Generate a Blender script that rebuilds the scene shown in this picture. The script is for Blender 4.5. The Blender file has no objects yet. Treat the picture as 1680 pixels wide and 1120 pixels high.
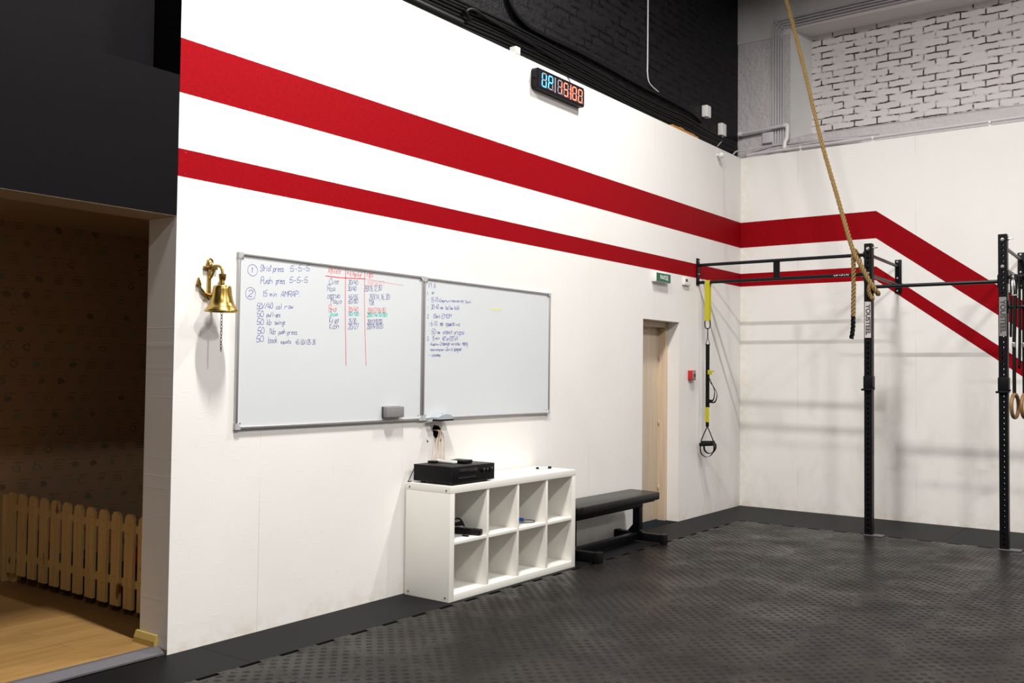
import bpy, bmesh, math, random
from mathutils import Vector, Matrix, noise
C = bpy.context
random.seed(7)
PI = math.pi
sc = C.scene
col = sc.collection

# ------------------------------------------------------------------ camera, light, exposure
yaw, pitch, roll = math.radians(36.4788), math.radians(1.8782), math.radians(0.6437)
Fw = Vector((math.cos(yaw)*math.cos(pitch), math.sin(yaw)*math.cos(pitch), math.sin(pitch)))
R0 = Vector((math.sin(yaw), -math.cos(yaw), 0)); U0 = R0.cross(Fw)
Rt = R0*math.cos(roll) + U0*math.sin(roll); Up = -R0*math.sin(roll) + U0*math.cos(roll)
cam_d = bpy.data.cameras.new('camera'); cam = bpy.data.objects.new('camera', cam_d); col.objects.link(cam)
M3 = Matrix((Rt, Up, -Fw)).transposed().to_4x4(); M3.translation = Vector((-10.957, -4.651, 1.57))
cam.matrix_world = M3
cam_d.sensor_width = 36; cam_d.lens = 1564.2/1680*36; cam_d.clip_start = .05; cam_d.clip_end = 100
sc.camera = cam
w = bpy.data.worlds.new('world'); sc.world = w; w.use_nodes = True
w.node_tree.nodes['Background'].inputs[0].default_value = (.9, .95, 1, 1)
w.node_tree.nodes['Background'].inputs[1].default_value = .02
sc.view_settings.view_transform = 'Standard'; sc.view_settings.look = 'None'
sc.view_settings.gamma = 1; sc.view_settings.exposure = 0.18; sc.view_settings.use_curve_mapping = False

LAMPS = [(-3.8, -2.05, 178), (-8.0, -2.05, 350), (-3.8, -6.2, 155), (-8.0, -6.2, 285), (-12.2, -6.2, 130), (-3.8, -10.3, 75), (-8.0, -10.3, 95)]  # last two, the far row, are added as fill light
for i, (x, y, e) in enumerate(LAMPS):
    ld = bpy.data.lights.new('bay_and_fill_light', 'AREA'); ld.shape = 'RECTANGLE'; ld.size = .11; ld.size_y = .62
    ld.energy = e; ld.color = (1, .965, .92)
    lo = bpy.data.objects.new('bay_and_fill_light', ld); lo.location = (x, y, 6.2); col.objects.link(lo)

# ------------------------------------------------------------------ materials
def mat(name, base, rough=.5, metal=0, bump=None, var=None, spec=None):
    m = bpy.data.materials.new(name); m.use_nodes = True
    nt = m.node_tree; b = nt.nodes['Principled BSDF']
    b.inputs['Base Color'].default_value = (*base, 1); b.inputs['Roughness'].default_value = rough; b.inputs['Metallic'].default_value = metal
    if spec is not None: b.inputs['Specular IOR Level'].default_value = spec
    tc = nt.nodes.new('ShaderNodeTexCoord')
    if var:   # (scale, amount)
        n = nt.nodes.new('ShaderNodeTexNoise'); n.inputs['Scale'].default_value = var[0]; n.inputs['Detail'].default_value = 5
        nt.links.new(tc.outputs['Object'], n.inputs['Vector'])
        r = nt.nodes.new('ShaderNodeMapRange'); r.inputs[3].default_value = 1-var[1]; r.inputs[4].default_value = 1+var[1]
        nt.links.new(n.outputs['Fac'], r.inputs[0])
        mx = nt.nodes.new('ShaderNodeVectorMath'); mx.operation = 'SCALE'; mx.inputs[0].default_value = base
        nt.links.new(r.outputs[0], mx.inputs['Scale']); nt.links.new(mx.outputs[0], b.inputs['Base Color'])
    if bump:  # (scale, strength, distance)
        n = nt.nodes.new('ShaderNodeTexNoise'); n.inputs['Scale'].default_value = bump[0]; n.inputs['Detail'].default_value = 4
        nt.links.new(tc.outputs['Object'], n.inputs['Vector'])
        bp = nt.nodes.new('ShaderNodeBump'); bp.inputs['Strength'].default_value = bump[1]; bp.inputs['Distance'].default_value = bump[2]
        nt.links.new(n.outputs['Fac'], bp.inputs['Height']); nt.links.new(bp.outputs[0], b.inputs['Normal'])
    return m

class NG:
    """small helper for node arithmetic"""
    def __init__(s, m): s.nt = m.node_tree; s.b = s.nt.nodes['Principled BSDF']
    def n(s, t, **k):
        nd = s.nt.nodes.new(t)
        for a, v in k.items(): setattr(nd, a, v)
        return nd
    def L(s, a, b): s.nt.links.new(a, b)
    def setin(s, sock, v):
        if isinstance(v, (int, float)): sock.default_value = v
        elif isinstance(v, (tuple, list)): sock.default_value = v
        else: s.L(v, sock)
    def m(s, op, a, b=0.0, c=0.0):
        nd = s.n('ShaderNodeMath', operation=op)
        s.setin(nd.inputs[0], a); s.setin(nd.inputs[1], b)
        if op in ('COMPARE', 'MULTIPLY_ADD', 'SMOOTH_MIN'): s.setin(nd.inputs[2], c)
        return nd.outputs[0]
    def xyz(s):
        tc = s.n('ShaderNodeTexCoord'); sp = s.n('ShaderNodeSeparateXYZ'); s.L(tc.outputs['Object'], sp.inputs[0])
        s.obj = tc.outputs['Object']; return sp.outputs[0], sp.outputs[1], sp.outputs[2]
    def mix(s, f, a, b):
        nd = s.n('ShaderNodeMix', data_type='RGBA'); s.setin(nd.inputs[0], f); s.setin(nd.inputs[6], a); s.setin(nd.inputs[7], b); return nd.outputs[2]
    def comb(s, x, y, z=0.0):
        nd = s.n('ShaderNodeCombineXYZ'); s.setin(nd.inputs[0], x); s.setin(nd.inputs[1], y); s.setin(nd.inputs[2], z); return nd.outputs[0]
    def noise(s, vec, scale, detail=4, rough=.5):
        nd = s.n('ShaderNodeTexNoise'); s.L(vec, nd.inputs['Vector']); nd.inputs['Scale'].default_value = scale
        nd.inputs['Detail'].default_value = detail; nd.inputs['Roughness'].default_value = rough; return nd.outputs['Fac']
    def ramp(s, v, lo, hi, a=0.0, b=1.0):
        nd = s.n('ShaderNodeMapRange'); s.setin(nd.inputs[0], v); nd.inputs[1].default_value = lo; nd.inputs[2].default_value = hi
        nd.inputs[3].default_value = a; nd.inputs[4].default_value = b; return nd.outputs[0]
    def map(s, vec, rot, scale):
        nd = s.n('ShaderNodeMapping'); s.L(vec, nd.inputs[0]); nd.inputs['Rotation'].default_value = rot; nd.inputs['Scale'].default_value = scale; return nd.outputs[0]
    def bump(s, h, strength, dist, normal=None):
        nd = s.n('ShaderNodeBump'); nd.inputs['Strength'].default_value = strength; nd.inputs['Distance'].default_value = dist
        s.L(h, nd.inputs['Height'])
        if normal is not None: s.L(normal, nd.inputs['Normal'])
        return nd.outputs[0]

def band(g, v, lo, hi):
    return g.m('MULTIPLY', g.m('GREATER_THAN', v, lo), g.m('LESS_THAN', v, hi))

def wall_mat(name, axis):
    """painted strand board with two red stripes; axis: horizontal coordinate that runs along the wall"""
    m = mat(name, (.8, .79, .77), .55); g = NG(m); x, y, z = g.xyz()
    h = x if axis == 'x' else y
    if axis == 'y':
        zz = g.m('ADD', z, g.m('MULTIPLY', g.m('MAXIMUM', g.m('SUBTRACT', -1.6, y), 0.0), .728))
    else: zz = z
    ed = g.m('MULTIPLY', g.m('SUBTRACT', g.noise(g.obj, 60, 2), .5), .004)
    zz = g.m('ADD', zz, ed)
    red = g.m('MAXIMUM', band(g, zz, 3.119, 3.428), band(g, zz, 2.647, 2.804))
    if axis == 'x':
        red = g.m('MULTIPLY', red, g.m('LESS_THAN', y, .004))
    # strands
    uv = g.comb(h, z)
    n1 = g.noise(g.map(uv, (0, 0, .5), (14, 70, 1)), 1.0, 3)
    n2 = g.noise(g.map(uv, (0, 0, -.7), (60, 13, 1)), 1.0, 3)
    sel = g.ramp(g.noise(uv, 9, 2), .45, .55)
    st = g.m('ADD', g.m('MULTIPLY', n1, sel), g.m('MULTIPLY', n2, g.m('SUBTRACT', 1.0, sel)))
    st2 = g.ramp(st, .58, .72)
    fine = g.noise(uv, 120, 3)
    hh = g.m('ADD', g.m('MULTIPLY', st2, 1.0), g.m('MULTIPLY', fine, .35))
    # panel seams
    seam = g.m('LESS_THAN', g.m('ABSOLUTE', g.m('SUBTRACT', g.m('FLOORED_MODULO', g.m('ADD', h, .02 if axis == 'y' else 6.58), 1.25 if axis == 'x' else 1.31), .62)), .0022)
    seam = g.m('MULTIPLY', seam, g.ramp(g.noise(uv, 2.0, 1), .45, .6))
    # grime near the floor, faint yellowing
    gr = g.m('MULTIPLY', g.ramp(z, .0, .16, 1.0, 0.0), g.ramp(g.noise(uv, 9, 5, .65), .42, .7))
    dots = g.m('GREATER_THAN', g.noise(uv, 55, 1), .80)
    base = g.mix(g.ramp(g.noise(uv, 1.3, 4), .3, .75), (.83, .815, .80, 1), (.79, .77, .745, 1))
    if axis == 'y':
        yl = g.m('MULTIPLY', g.ramp(y, -.22, -.02), g.ramp(g.noise(uv, 14, 4, .6), .4, .62))
        base = g.mix(g.m('MULTIPLY', yl, .6), base, (.76, .68, .52, 1))
        sm = g.m('MULTIPLY', g.ramp(g.noise(g.map(uv, (0, 0, 0), (3, 1.2, 1)), 1.6, 5, .6), .52, .75), g.ramp(z, 2.3, 1.2))
        base = g.mix(g.m('MULTIPLY', sm, .5), base, (.66, .63, .60, 1))
    base = g.mix(g.m('MULTIPLY', gr, .55), base, (.62, .52, .38, 1))
    base = g.mix(g.m('MULTIPLY', seam, .5), base, (.45, .42, .38, 1))
    redc = g.mix(g.ramp(g.noise(uv, 40, 3), .35, .7), (.285, .0028, .0070, 1), (.245, .0022, .0062, 1))
    redc = g.mix(g.m('MULTIPLY', g.ramp(st, .70, .78), .5), redc, (.2, .003, .006, 1))
    g.L(g.ramp(red, 0, 1, .35, .04), g.b.inputs['Specular IOR Level'])
    out = g.mix(red, base, redc)
    out = g.mix(g.m('MULTIPLY', dots, .5), out, (.3, .26, .22, 1))
    g.L(out, g.b.inputs['Base Color'])
    g.L(g.bump(hh, .13, .003), g.b.inputs['Normal'])
    return m
M = {}
M['wall_a'] = wall_mat('white_board_wall_left', 'x')
M['wall_b'] = wall_mat('white_board_wall_right', 'y')
M['plain_white'] = mat('white_wall_paint', (.36, .35, .34), .6, bump=(30, .1, .003))
M['raw_board'] = mat('raw_strand_board', (.35, .22, .07), .7, var=(60, .5), bump=(50, .3, .004))
M['black_paint'] = mat('black_wall_paint', (.0030, .0026, .0036), .65, bump=(45, .25, .003), var=(6, .15), spec=.07)
M['dark_ceiling'] = mat('dark_ceiling_paint', (.02, .02, .021), .9, spec=.1)
M['annex_ceiling'] = mat('annex_ceiling_paint', (.42, .33, .22), .8, var=(4, .1))
M['hole_shade'] = mat('shaded_hole_board', (.012, .010, .009), .8, var=(40, .4))  # raw board inside the cable hole, its shade put into the colour

def brick_mat(name, c1, c2, mortar, axis, msize, bstr, gapdark, rough=.6):
    m = mat(name, c1, rough); g = NG(m); x, y, z = g.xyz()
    h = x if axis == 'x' else y
    wob = g.m('MULTIPLY', g.m('SUBTRACT', g.noise(g.obj, 7, 2), .5), .035)
    wob2 = g.m('MULTIPLY', g.m('SUBTRACT', g.noise(g.obj, 3.3, 2), .5), .03)
    uv = g.comb(g.m('ADD', h, wob2), g.m('ADD', z, wob))
    bt = g.n('ShaderNodeTexBrick'); g.L(uv, bt.inputs['Vector'])
    bt.inputs['Scale'].default_value = 1; bt.inputs['Brick Width'].default_value = .262; bt.inputs['Row Height'].default_value = .0815
    bt.inputs['Mortar Size'].default_value = msize; bt.inputs['Mortar Smooth'].default_value = .14; bt.offset = .5; bt.offset_frequency = 2
    bt.inputs['Color1'].default_value = (*c1, 1); bt.inputs['Color2'].default_value = (*c2, 1); bt.inputs['Mortar'].default_value = (*c1, 1)
    fac = bt.outputs['Fac']
    gap = g.m('MULTIPLY', g.ramp(fac, .55, .9), g.ramp(g.noise(uv, 6.5, 3, .6), .42, .56))
    base = g.mix(g.m('MULTIPLY', gap, gapdark), bt.outputs['Color'], (*mortar, 1))
    g.L(base, g.b.inputs['Base Color'])
    hgt = g.m('SUBTRACT', g.m('MULTIPLY', g.noise(g.obj, 28, 5, .65), .5), g.m('MULTIPLY', fac, 1.0))
    g.L(g.bump(hgt, bstr, .02 if axis == 'x' else .014), g.b.inputs['Normal'])
    return m
M['brick_black'] = brick_mat('black_painted_brick', (.0095, .0088, .0105), (.0070, .0066, .0080), (.0012, .0011, .0013), 'x', .013, 1.0, 1.0, .5)
M['brick_black'].node_tree.nodes['Principled BSDF'].inputs['Specular IOR Level'].default_value = .14
M['brick_white'] = brick_mat('white_painted_brick', (.79, .745, .74), (.72, .685, .69), (.03, .027, .027), 'y', .009, .7, 1.0, .55)
M['plaster'] = mat('grey_painted_plaster', (.56, .53, .545), .65, bump=(26, .75, .02), var=(9, .12))
M['plaster_light'] = mat('light_painted_plaster', (.74, .74, .73), .6, bump=(20, .12, .004), var=(5, .05))
M['plaster_grey'] = mat('grey_smooth_plaster', (.64, .615, .62), .6, bump=(20, .12, .004), var=(5, .06))

# rubber floor -----------------------------------------------------
M['rubber'] = mat('smooth_black_rubber', (.0078, .0078, .0086), .5, var=(2.2, .28), bump=(160, .12, .002), spec=.07)
def tile_mat():
    m = mat('studded_black_rubber', (.03, .03, .03), .4); g = NG(m); x, y, z = g.xyz()
    X = g.m('ADD', x, 7.11); Y = g.m('ADD', y, .485)
    T = .536
    def tri(v):  # square wave -1..1 with period .268
        return g.m('SUBTRACT', g.m('MULTIPLY', g.m('GREATER_THAN', g.m('FRACT', g.m('DIVIDE', v, .268)), .5), 2.0), 1.0)
    Xs = g.m('ADD', X, g.m('MULTIPLY', tri(Y), .02)); Ys = g.m('ADD', Y, g.m('MULTIPLY', tri(X), .02))
    tx = g.m('DIVIDE', Xs, T); ty = g.m('DIVIDE', Ys, T)
    ix = g.m('FLOOR', tx); iy = g.m('FLOOR', ty)
    def dedge(t): return g.m('MULTIPLY', g.m('SUBTRACT', .5, g.m('ABSOLUTE', g.m('SUBTRACT', g.m('FRACT', t), .5))), T)
    de = g.m('MINIMUM', dedge(tx), dedge(ty))
    wn = g.n('ShaderNodeTexWhiteNoise'); wn.noise_dimensions = '2D'; g.L(g.comb(ix, iy), wn.inputs['Vector'])
    rnd = wn.outputs['Value']
    # staggered studs, lattice of .0925 with a centre point
    P = .0893
    def lat(ox):
        fx = g.m('SUBTRACT', g.m('FRACT', g.m('ADD', g.m('DIVIDE', X, P), ox)), .5)
        fy = g.m('SUBTRACT', g.m('FRACT', g.m('ADD', g.m('DIVIDE', Y, P), ox)), .5)
        return g.m('MULTIPLY', g.m('SQRT', g.m('ADD', g.m('MULTIPLY', fx, fx), g.m('MULTIPLY', fy, fy))), P)
    d = g.m('MINIMUM', lat(0.0), lat(.5))
    inset = g.ramp(de, .022, .03)
    stud = g.m('MULTIPLY', g.ramp(d, .0205, .0175), inset)
    wear = g.ramp(g.noise(g.obj, .9, 4, .6), .36, .60)
    wt = g.m('MULTIPLY', wear, g.ramp(rnd, 0, 1, .35, 1.0))
    seam = g.ramp(de, .0035, .0015)
    base = g.mix(rnd, (.0058, .0048, .0045, 1), (.0150, .0124, .0112, 1))
    g.b.inputs['Specular IOR Level'].default_value = .17
    base = g.mix(g.m('MULTIPLY', stud, g.m('ADD', g.m('MULTIPLY', wt, .75), .2)), base, (.0050, .0042, .0042, 1))
    base = g.mix(g.m('MULTIPLY', seam, .85), base, (.006, .006, .006, 1))
    dust = g.ramp(g.noise(g.obj, 210, 2), .78, .82)
    base = g.mix(g.m('MULTIPLY', dust, .35), base, (.25, .24, .22, 1))
    g.L(base, g.b.inputs['Base Color'])
    rr = g.m('ADD', g.m('MULTIPLY', stud, .22), g.ramp(g.noise(g.obj, 2.4, 5, .6), .3, .7, .25, .52))
    g.L(rr, g.b.inputs['Roughness'])
    hgt = g.m('ADD', g.m('SUBTRACT', stud, g.m('MULTIPLY', seam, 2.2)), g.m('MULTIPLY', g.noise(g.obj, 150, 2), .12))
    g.L(g.bump(hgt, .55, .003), g.b.inputs['Normal'])
    return m
M['tiles'] = tile_mat()
M['underlay'] = mat('dark_underlay', (.002, .002, .002), .9)

def laminate():
    m = mat('oak_laminate', (.4, .25, .1), .42); g = NG(m); x, y, z = g.xyz()
    uv = g.comb(x, y)
    bt = g.n('ShaderNodeTexBrick'); g.L(uv, bt.inputs['Vector']); bt.inputs['Scale'].default_value = 1
    bt.inputs['Brick Width'].default_value = 1.25; bt.inputs['Row Height'].default_value = .19; bt.inputs['Mortar Size'].default_value = .0012
    bt.inputs['Color1'].default_value = (.38, .225, .08, 1); bt.inputs['Color2'].default_value = (.31, .175, .06, 1); bt.inputs['Mortar'].default_value = (.12, .07, .03, 1)
    gr = g.noise(g.map(uv, (0, 0, 0), (2.2, 26, 1)), 1.0, 6, .6)
    o = g.mix(g.ramp(gr, .35, .7, 0, .6), bt.outputs['Color'], (.22, .12, .04, 1))
    g.L(o, g.b.inputs['Base Color']); return m
M['laminate'] = laminate()

def pine(name, c=(.62, .42, .17)):
    m = mat(name, c, .5); g = NG(m); x, y, z = g.xyz()
    rn = g.n('ShaderNodeObjectInfo').outputs['Random']
    v = g.comb(g.m('ADD', x, g.m('MULTIPLY', rn, 9.0)), g.m('ADD', y, g.m('MULTIPLY', rn, 31.0)), z)
    gr = g.noise(g.map(v, (0, 0, 0), (22, 22, 1.3)), 1.5, 5, .6)
    kn = g.noise(g.map(v, (0, 0, 0), (11, 11, 5)), 1.0, 1)
    o = g.mix(g.ramp(gr, .35, .7, 0, .55), (*c, 1), (c[0]*.68, c[1]*.58, c[2]*.5, 1))
    o = g.mix(g.ramp(kn, .72, .76), o, (.17, .055, .018, 1))
    g.L(o, g.b.inputs['Base Color']); return m
M['pine'] = pine('pine_wood')

def door_wood(name, c):
    m = mat(name, c, .45); g = NG(m); x, y, z = g.xyz()
    gr = g.noise(g.map(g.comb(x, y, z), (0, 0, 0), (24, 24, 1.0)), 1.6, 5, .6)
    o = g.mix(g.ramp(gr, .35, .7, 0, .7), (*c, 1), (c[0]*.8, c[1]*.76, c[2]*.7, 1))
    g.L(o, g.b.inputs['Base Color']); return m
M['door'] = door_wood('pale_door_veneer', (.66, .555, .43))
M['door_frame'] = door_wood('beige_door_frame', (.64, .50, .37))
M['skirting'] = mat('varnished_wood_skirting', (.42, .30, .09), .4, var=(20, .15))

def wallpaper():
    m = mat('patterned_wallpaper', (.6, .45, .33), .75); g = NG(m); x, y, z = g.xyz()
    CW, CH = .150, .128
    v = g.m('DIVIDE', z, CH); iv = g.m('FLOOR', v)
    u = g.m('ADD', g.m('DIVIDE', x, CW), g.m('MULTIPLY', iv, .37)); iu = g.m('FLOOR', u)
    # the printed repeat is eight motifs wide, five high
    def wn(k):
        n = g.n('ShaderNodeTexWhiteNoise'); n.noise_dimensions = '3D'
        g.L(g.comb(g.m('FLOORED_MODULO', iu, 8.0), g.m('FLOORED_MODULO', iv, 5.0), k), n.inputs['Vector']); return n
    a = wn(1.5); b = wn(7.5); c = wn(3.5)
    fu = g.m('SUBTRACT', g.m('FRACT', u), g.ramp(a.outputs['Value'], 0, 1, .42, .58)); fv = g.m('SUBTRACT', g.m('FRACT', v), .45)
    wig = g.m('MULTIPLY', g.m('SUBTRACT', g.noise(g.obj, 34, 2), .5), .30)
    fu2 = g.m('ADD', fu, wig); fv2 = g.m('SUBTRACT', fv, wig)
    r = g.m('SQRT', g.m('ADD', g.m('MULTIPLY', fu2, fu2), g.m('MULTIPLY', fv2, fv2)))
    disc = g.m('LESS_THAN', r, .19); ring = g.m('LESS_THAN', g.m('ABSOLUTE', g.m('SUBTRACT', r, .17)), .035)
    bars = g.m('MULTIPLY', g.m('LESS_THAN', g.m('ABSOLUTE', fu2), .24), g.m('MULTIPLY', g.m('LESS_THAN', g.m('ABSOLUTE', fv2), .24), g.m('GREATER_THAN', g.m('FRACT', g.m('MULTIPLY', fv, 6.0)), .62)))
    t = b.outputs['Value']
    shape = g.m('ADD', g.m('ADD', g.m('MULTIPLY', disc, g.m('LESS_THAN', t, .38)), g.m('MULTIPLY', ring, band(g, t, .38, .66))), g.m('MULTIPLY', bars, g.m('GREATER_THAN', t, .66)))
    txt = g.m('MULTIPLY', g.m('LESS_THAN', g.m('ABSOLUTE', g.m('SUBTRACT', fv, .33)), .025), g.m('LESS_THAN', g.m('ABSOLUTE', g.m('SUBTRACT', fu, .1)), .26))
    txt = g.m('MULTIPLY', txt, g.m('GREATER_THAN', g.noise(g.obj, 150, 1), .45))
    hue = g.n('ShaderNodeHueSaturation'); hue.inputs['Color'].default_value = (.5, .14, .05, 1)
    g.L(g.ramp(c.outputs['Value'], 0, 1, .5, .95), hue.inputs['Hue']); hue.inputs['Saturation'].default_value = .7
    g.L(g.ramp(a.outputs['Value'], 0, 1, .12, .7), hue.inputs['Value'])
    base = (.46, .285, .165, 1)
    o = g.mix(g.m('MULTIPLY', shape, .6), base, hue.outputs[0])
    o = g.mix(g.m('MULTIPLY', txt, .7), o, (.12, .09, .05, 1))
    g.L(o, g.b.inputs['Base Color']); return m
M['wallpaper'] = wallpaper()

M['alu'] = mat('brushed_aluminium', (.48, .48, .49), .38, .85)
M['alu_dull'] = mat('dull_grey_metal', (.13, .125, .14), .5, .3, var=(30, .12))
M['steel'] = mat('bright_steel', (.75, .75, .76), .25, 1)
M['whiteboard'] = mat('whiteboard_enamel', (.63, .66, .685), .22, var=(1.6, .03))
M['cap_grey'] = mat('grey_corner_plastic', (.42, .42, .44), .45)
M['eraser_dark'] = mat('grey_felt_eraser', (.22, .21, .21), .7, var=(60, .1))
M['eraser_blue'] = mat('blue_grey_plastic', (.36, .40, .44), .45)
M['ink_blue'] = mat('blue_marker_ink', (.07, .10, .40), .5)
M['ink_dark'] = mat('dark_blue_marker_ink', (.06, .08, .30), .5)
M['ink_red'] = mat('red_marker_ink', (.72, .09, .12), .5)
M['ink_pale'] = mat('faded_red_marker_ink', (.75, .38, .38), .5)
M['ink_teal'] = mat('teal_marker_ink', (.02, .55, .50), .5)
M['ink_yellow'] = mat('faded_yellow_ink', (.66, .70, .42), .5)
M['brass'] = mat('polished_brass', (.46, .31, .085), .27, 1, var=(18, .18), bump=(40, .05, .002))
M['brass_dark'] = mat('tarnished_brass', (.30, .185, .05), .36, 1, var=(25, .25))
M['chain'] = mat('dark_chain_steel', (.16, .12, .09), .4, .9)
M['melamine'] = mat('white_melamine', (.80, .785, .735), .38)
M['black_plastic'] = mat('black_plastic', (0.0054, 0.0054, 0.0059), .38, bump=(200, .05, .001), spec=.16)
M['black_gloss'] = mat('black_gloss_plastic', (.006, .006, .008), .12)
M['black_metal'] = mat('black_case_metal', (0.0045, 0.0045, 0.0049), .42, .2, bump=(180, .08, .001), spec=.16)
M['dark_grey'] = mat('dark_grey_plastic', (.05, .05, .052), .45)
M['grey_plastic'] = mat('grey_plastic', (.30, .30, .30), .5)
M['white_plastic'] = mat('white_plastic', (.78, .77, .75), .4)
M['vinyl'] = mat('black_vinyl', (0.0072, 0.0063, 0.0063), .32, bump=(90, .15, .002), spec=.3)
M['rig'] = mat('black_powder_coat', (0.0045, 0.0045, 0.0054), .42, .15, bump=(240, .1, .0008), spec=.16)
M['rig_bar'] = mat('dark_bar_steel', (0.0099, 0.0117, 0.0144), .35, .35, var=(30, .4), spec=.3)
M['chalk'] = mat('chalk_smudge', (.55, .54, .53), .9)
M['yellow_web'] = mat('yellow_webbing', (.46, .41, .008), .6, bump=(300, .3, .001))
M['black_web'] = mat('black_webbing', (0.0049, 0.0054, 0.0054), .65, bump=(300, .3, .001), spec=.16)
M['red_plastic'] = mat('red_plastic', (.50, .012, .016), .35)
M['green_sign'] = mat('green_sign_face', (.012, .13, .065), .35)
M['green_plastic'] = mat('green_plastic', (.01, .07, .035), .5)
M['foam_dark'] = mat('brown_play_foam', (.05, .022, .012), .8)
M['foam_orange'] = mat('orange_mounting_foam', (.42, .19, .04), .8, bump=(60, .6, .01))
M['ring_wood'] = mat('ring_plywood', (.26, .13, .045), .4, var=(30, .2))
M['cream_cable'] = mat('cream_cable_sheath', (.62, .50, .38), .5)
M['rope'] = mat('hemp_rope', (.25, .158, .052), .8, var=(90, .3), bump=(260, .5, .002))
M['tape'] = mat('black_rope_tape', (0.0045, 0.0045, 0.0049), .5, spec=.16)
M['plate_light'] = mat('light_name_plate', (.50, .46, .46), .5)
M['plate_dark'] = mat('grey_name_plate', (.20, .19, .19), .5)
M['letter'] = mat('dark_lettering', (.03, .028, .028), .5)
M['letter_white'] = mat('white_lettering', (.85, .85, .83), .5)
M['pipe_grey'] = mat('grey_painted_pipe', (.58, .565, .59), .45)
M['conduit'] = mat('grey_conduit', (.52, .50, .525), .5)
M['blue_plastic'] = mat('blue_plastic', (.02, .08, .42), .35)
M['clock_face'] = mat('dark_display_face', (.012, .010, .018), .2)
def emis(name, c, s):
    m = mat(name, tuple(v*.3 for v in c), .4); b = m.node_tree.nodes['Principled BSDF']
    b.inputs['Emission Color'].default_value = (*c, 1); b.inputs['Emission Strength'].default_value = s; return m
M['led_blue'] = emis('blue_led_segment', (.06, .42, 1.0), 4.5)
M['led_red'] = emis('red_led_segment', (1.0, .13, .07), 4.5)
M['led_off'] = mat('unlit_led_segment', (.42, .36, .38), .4)

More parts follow.
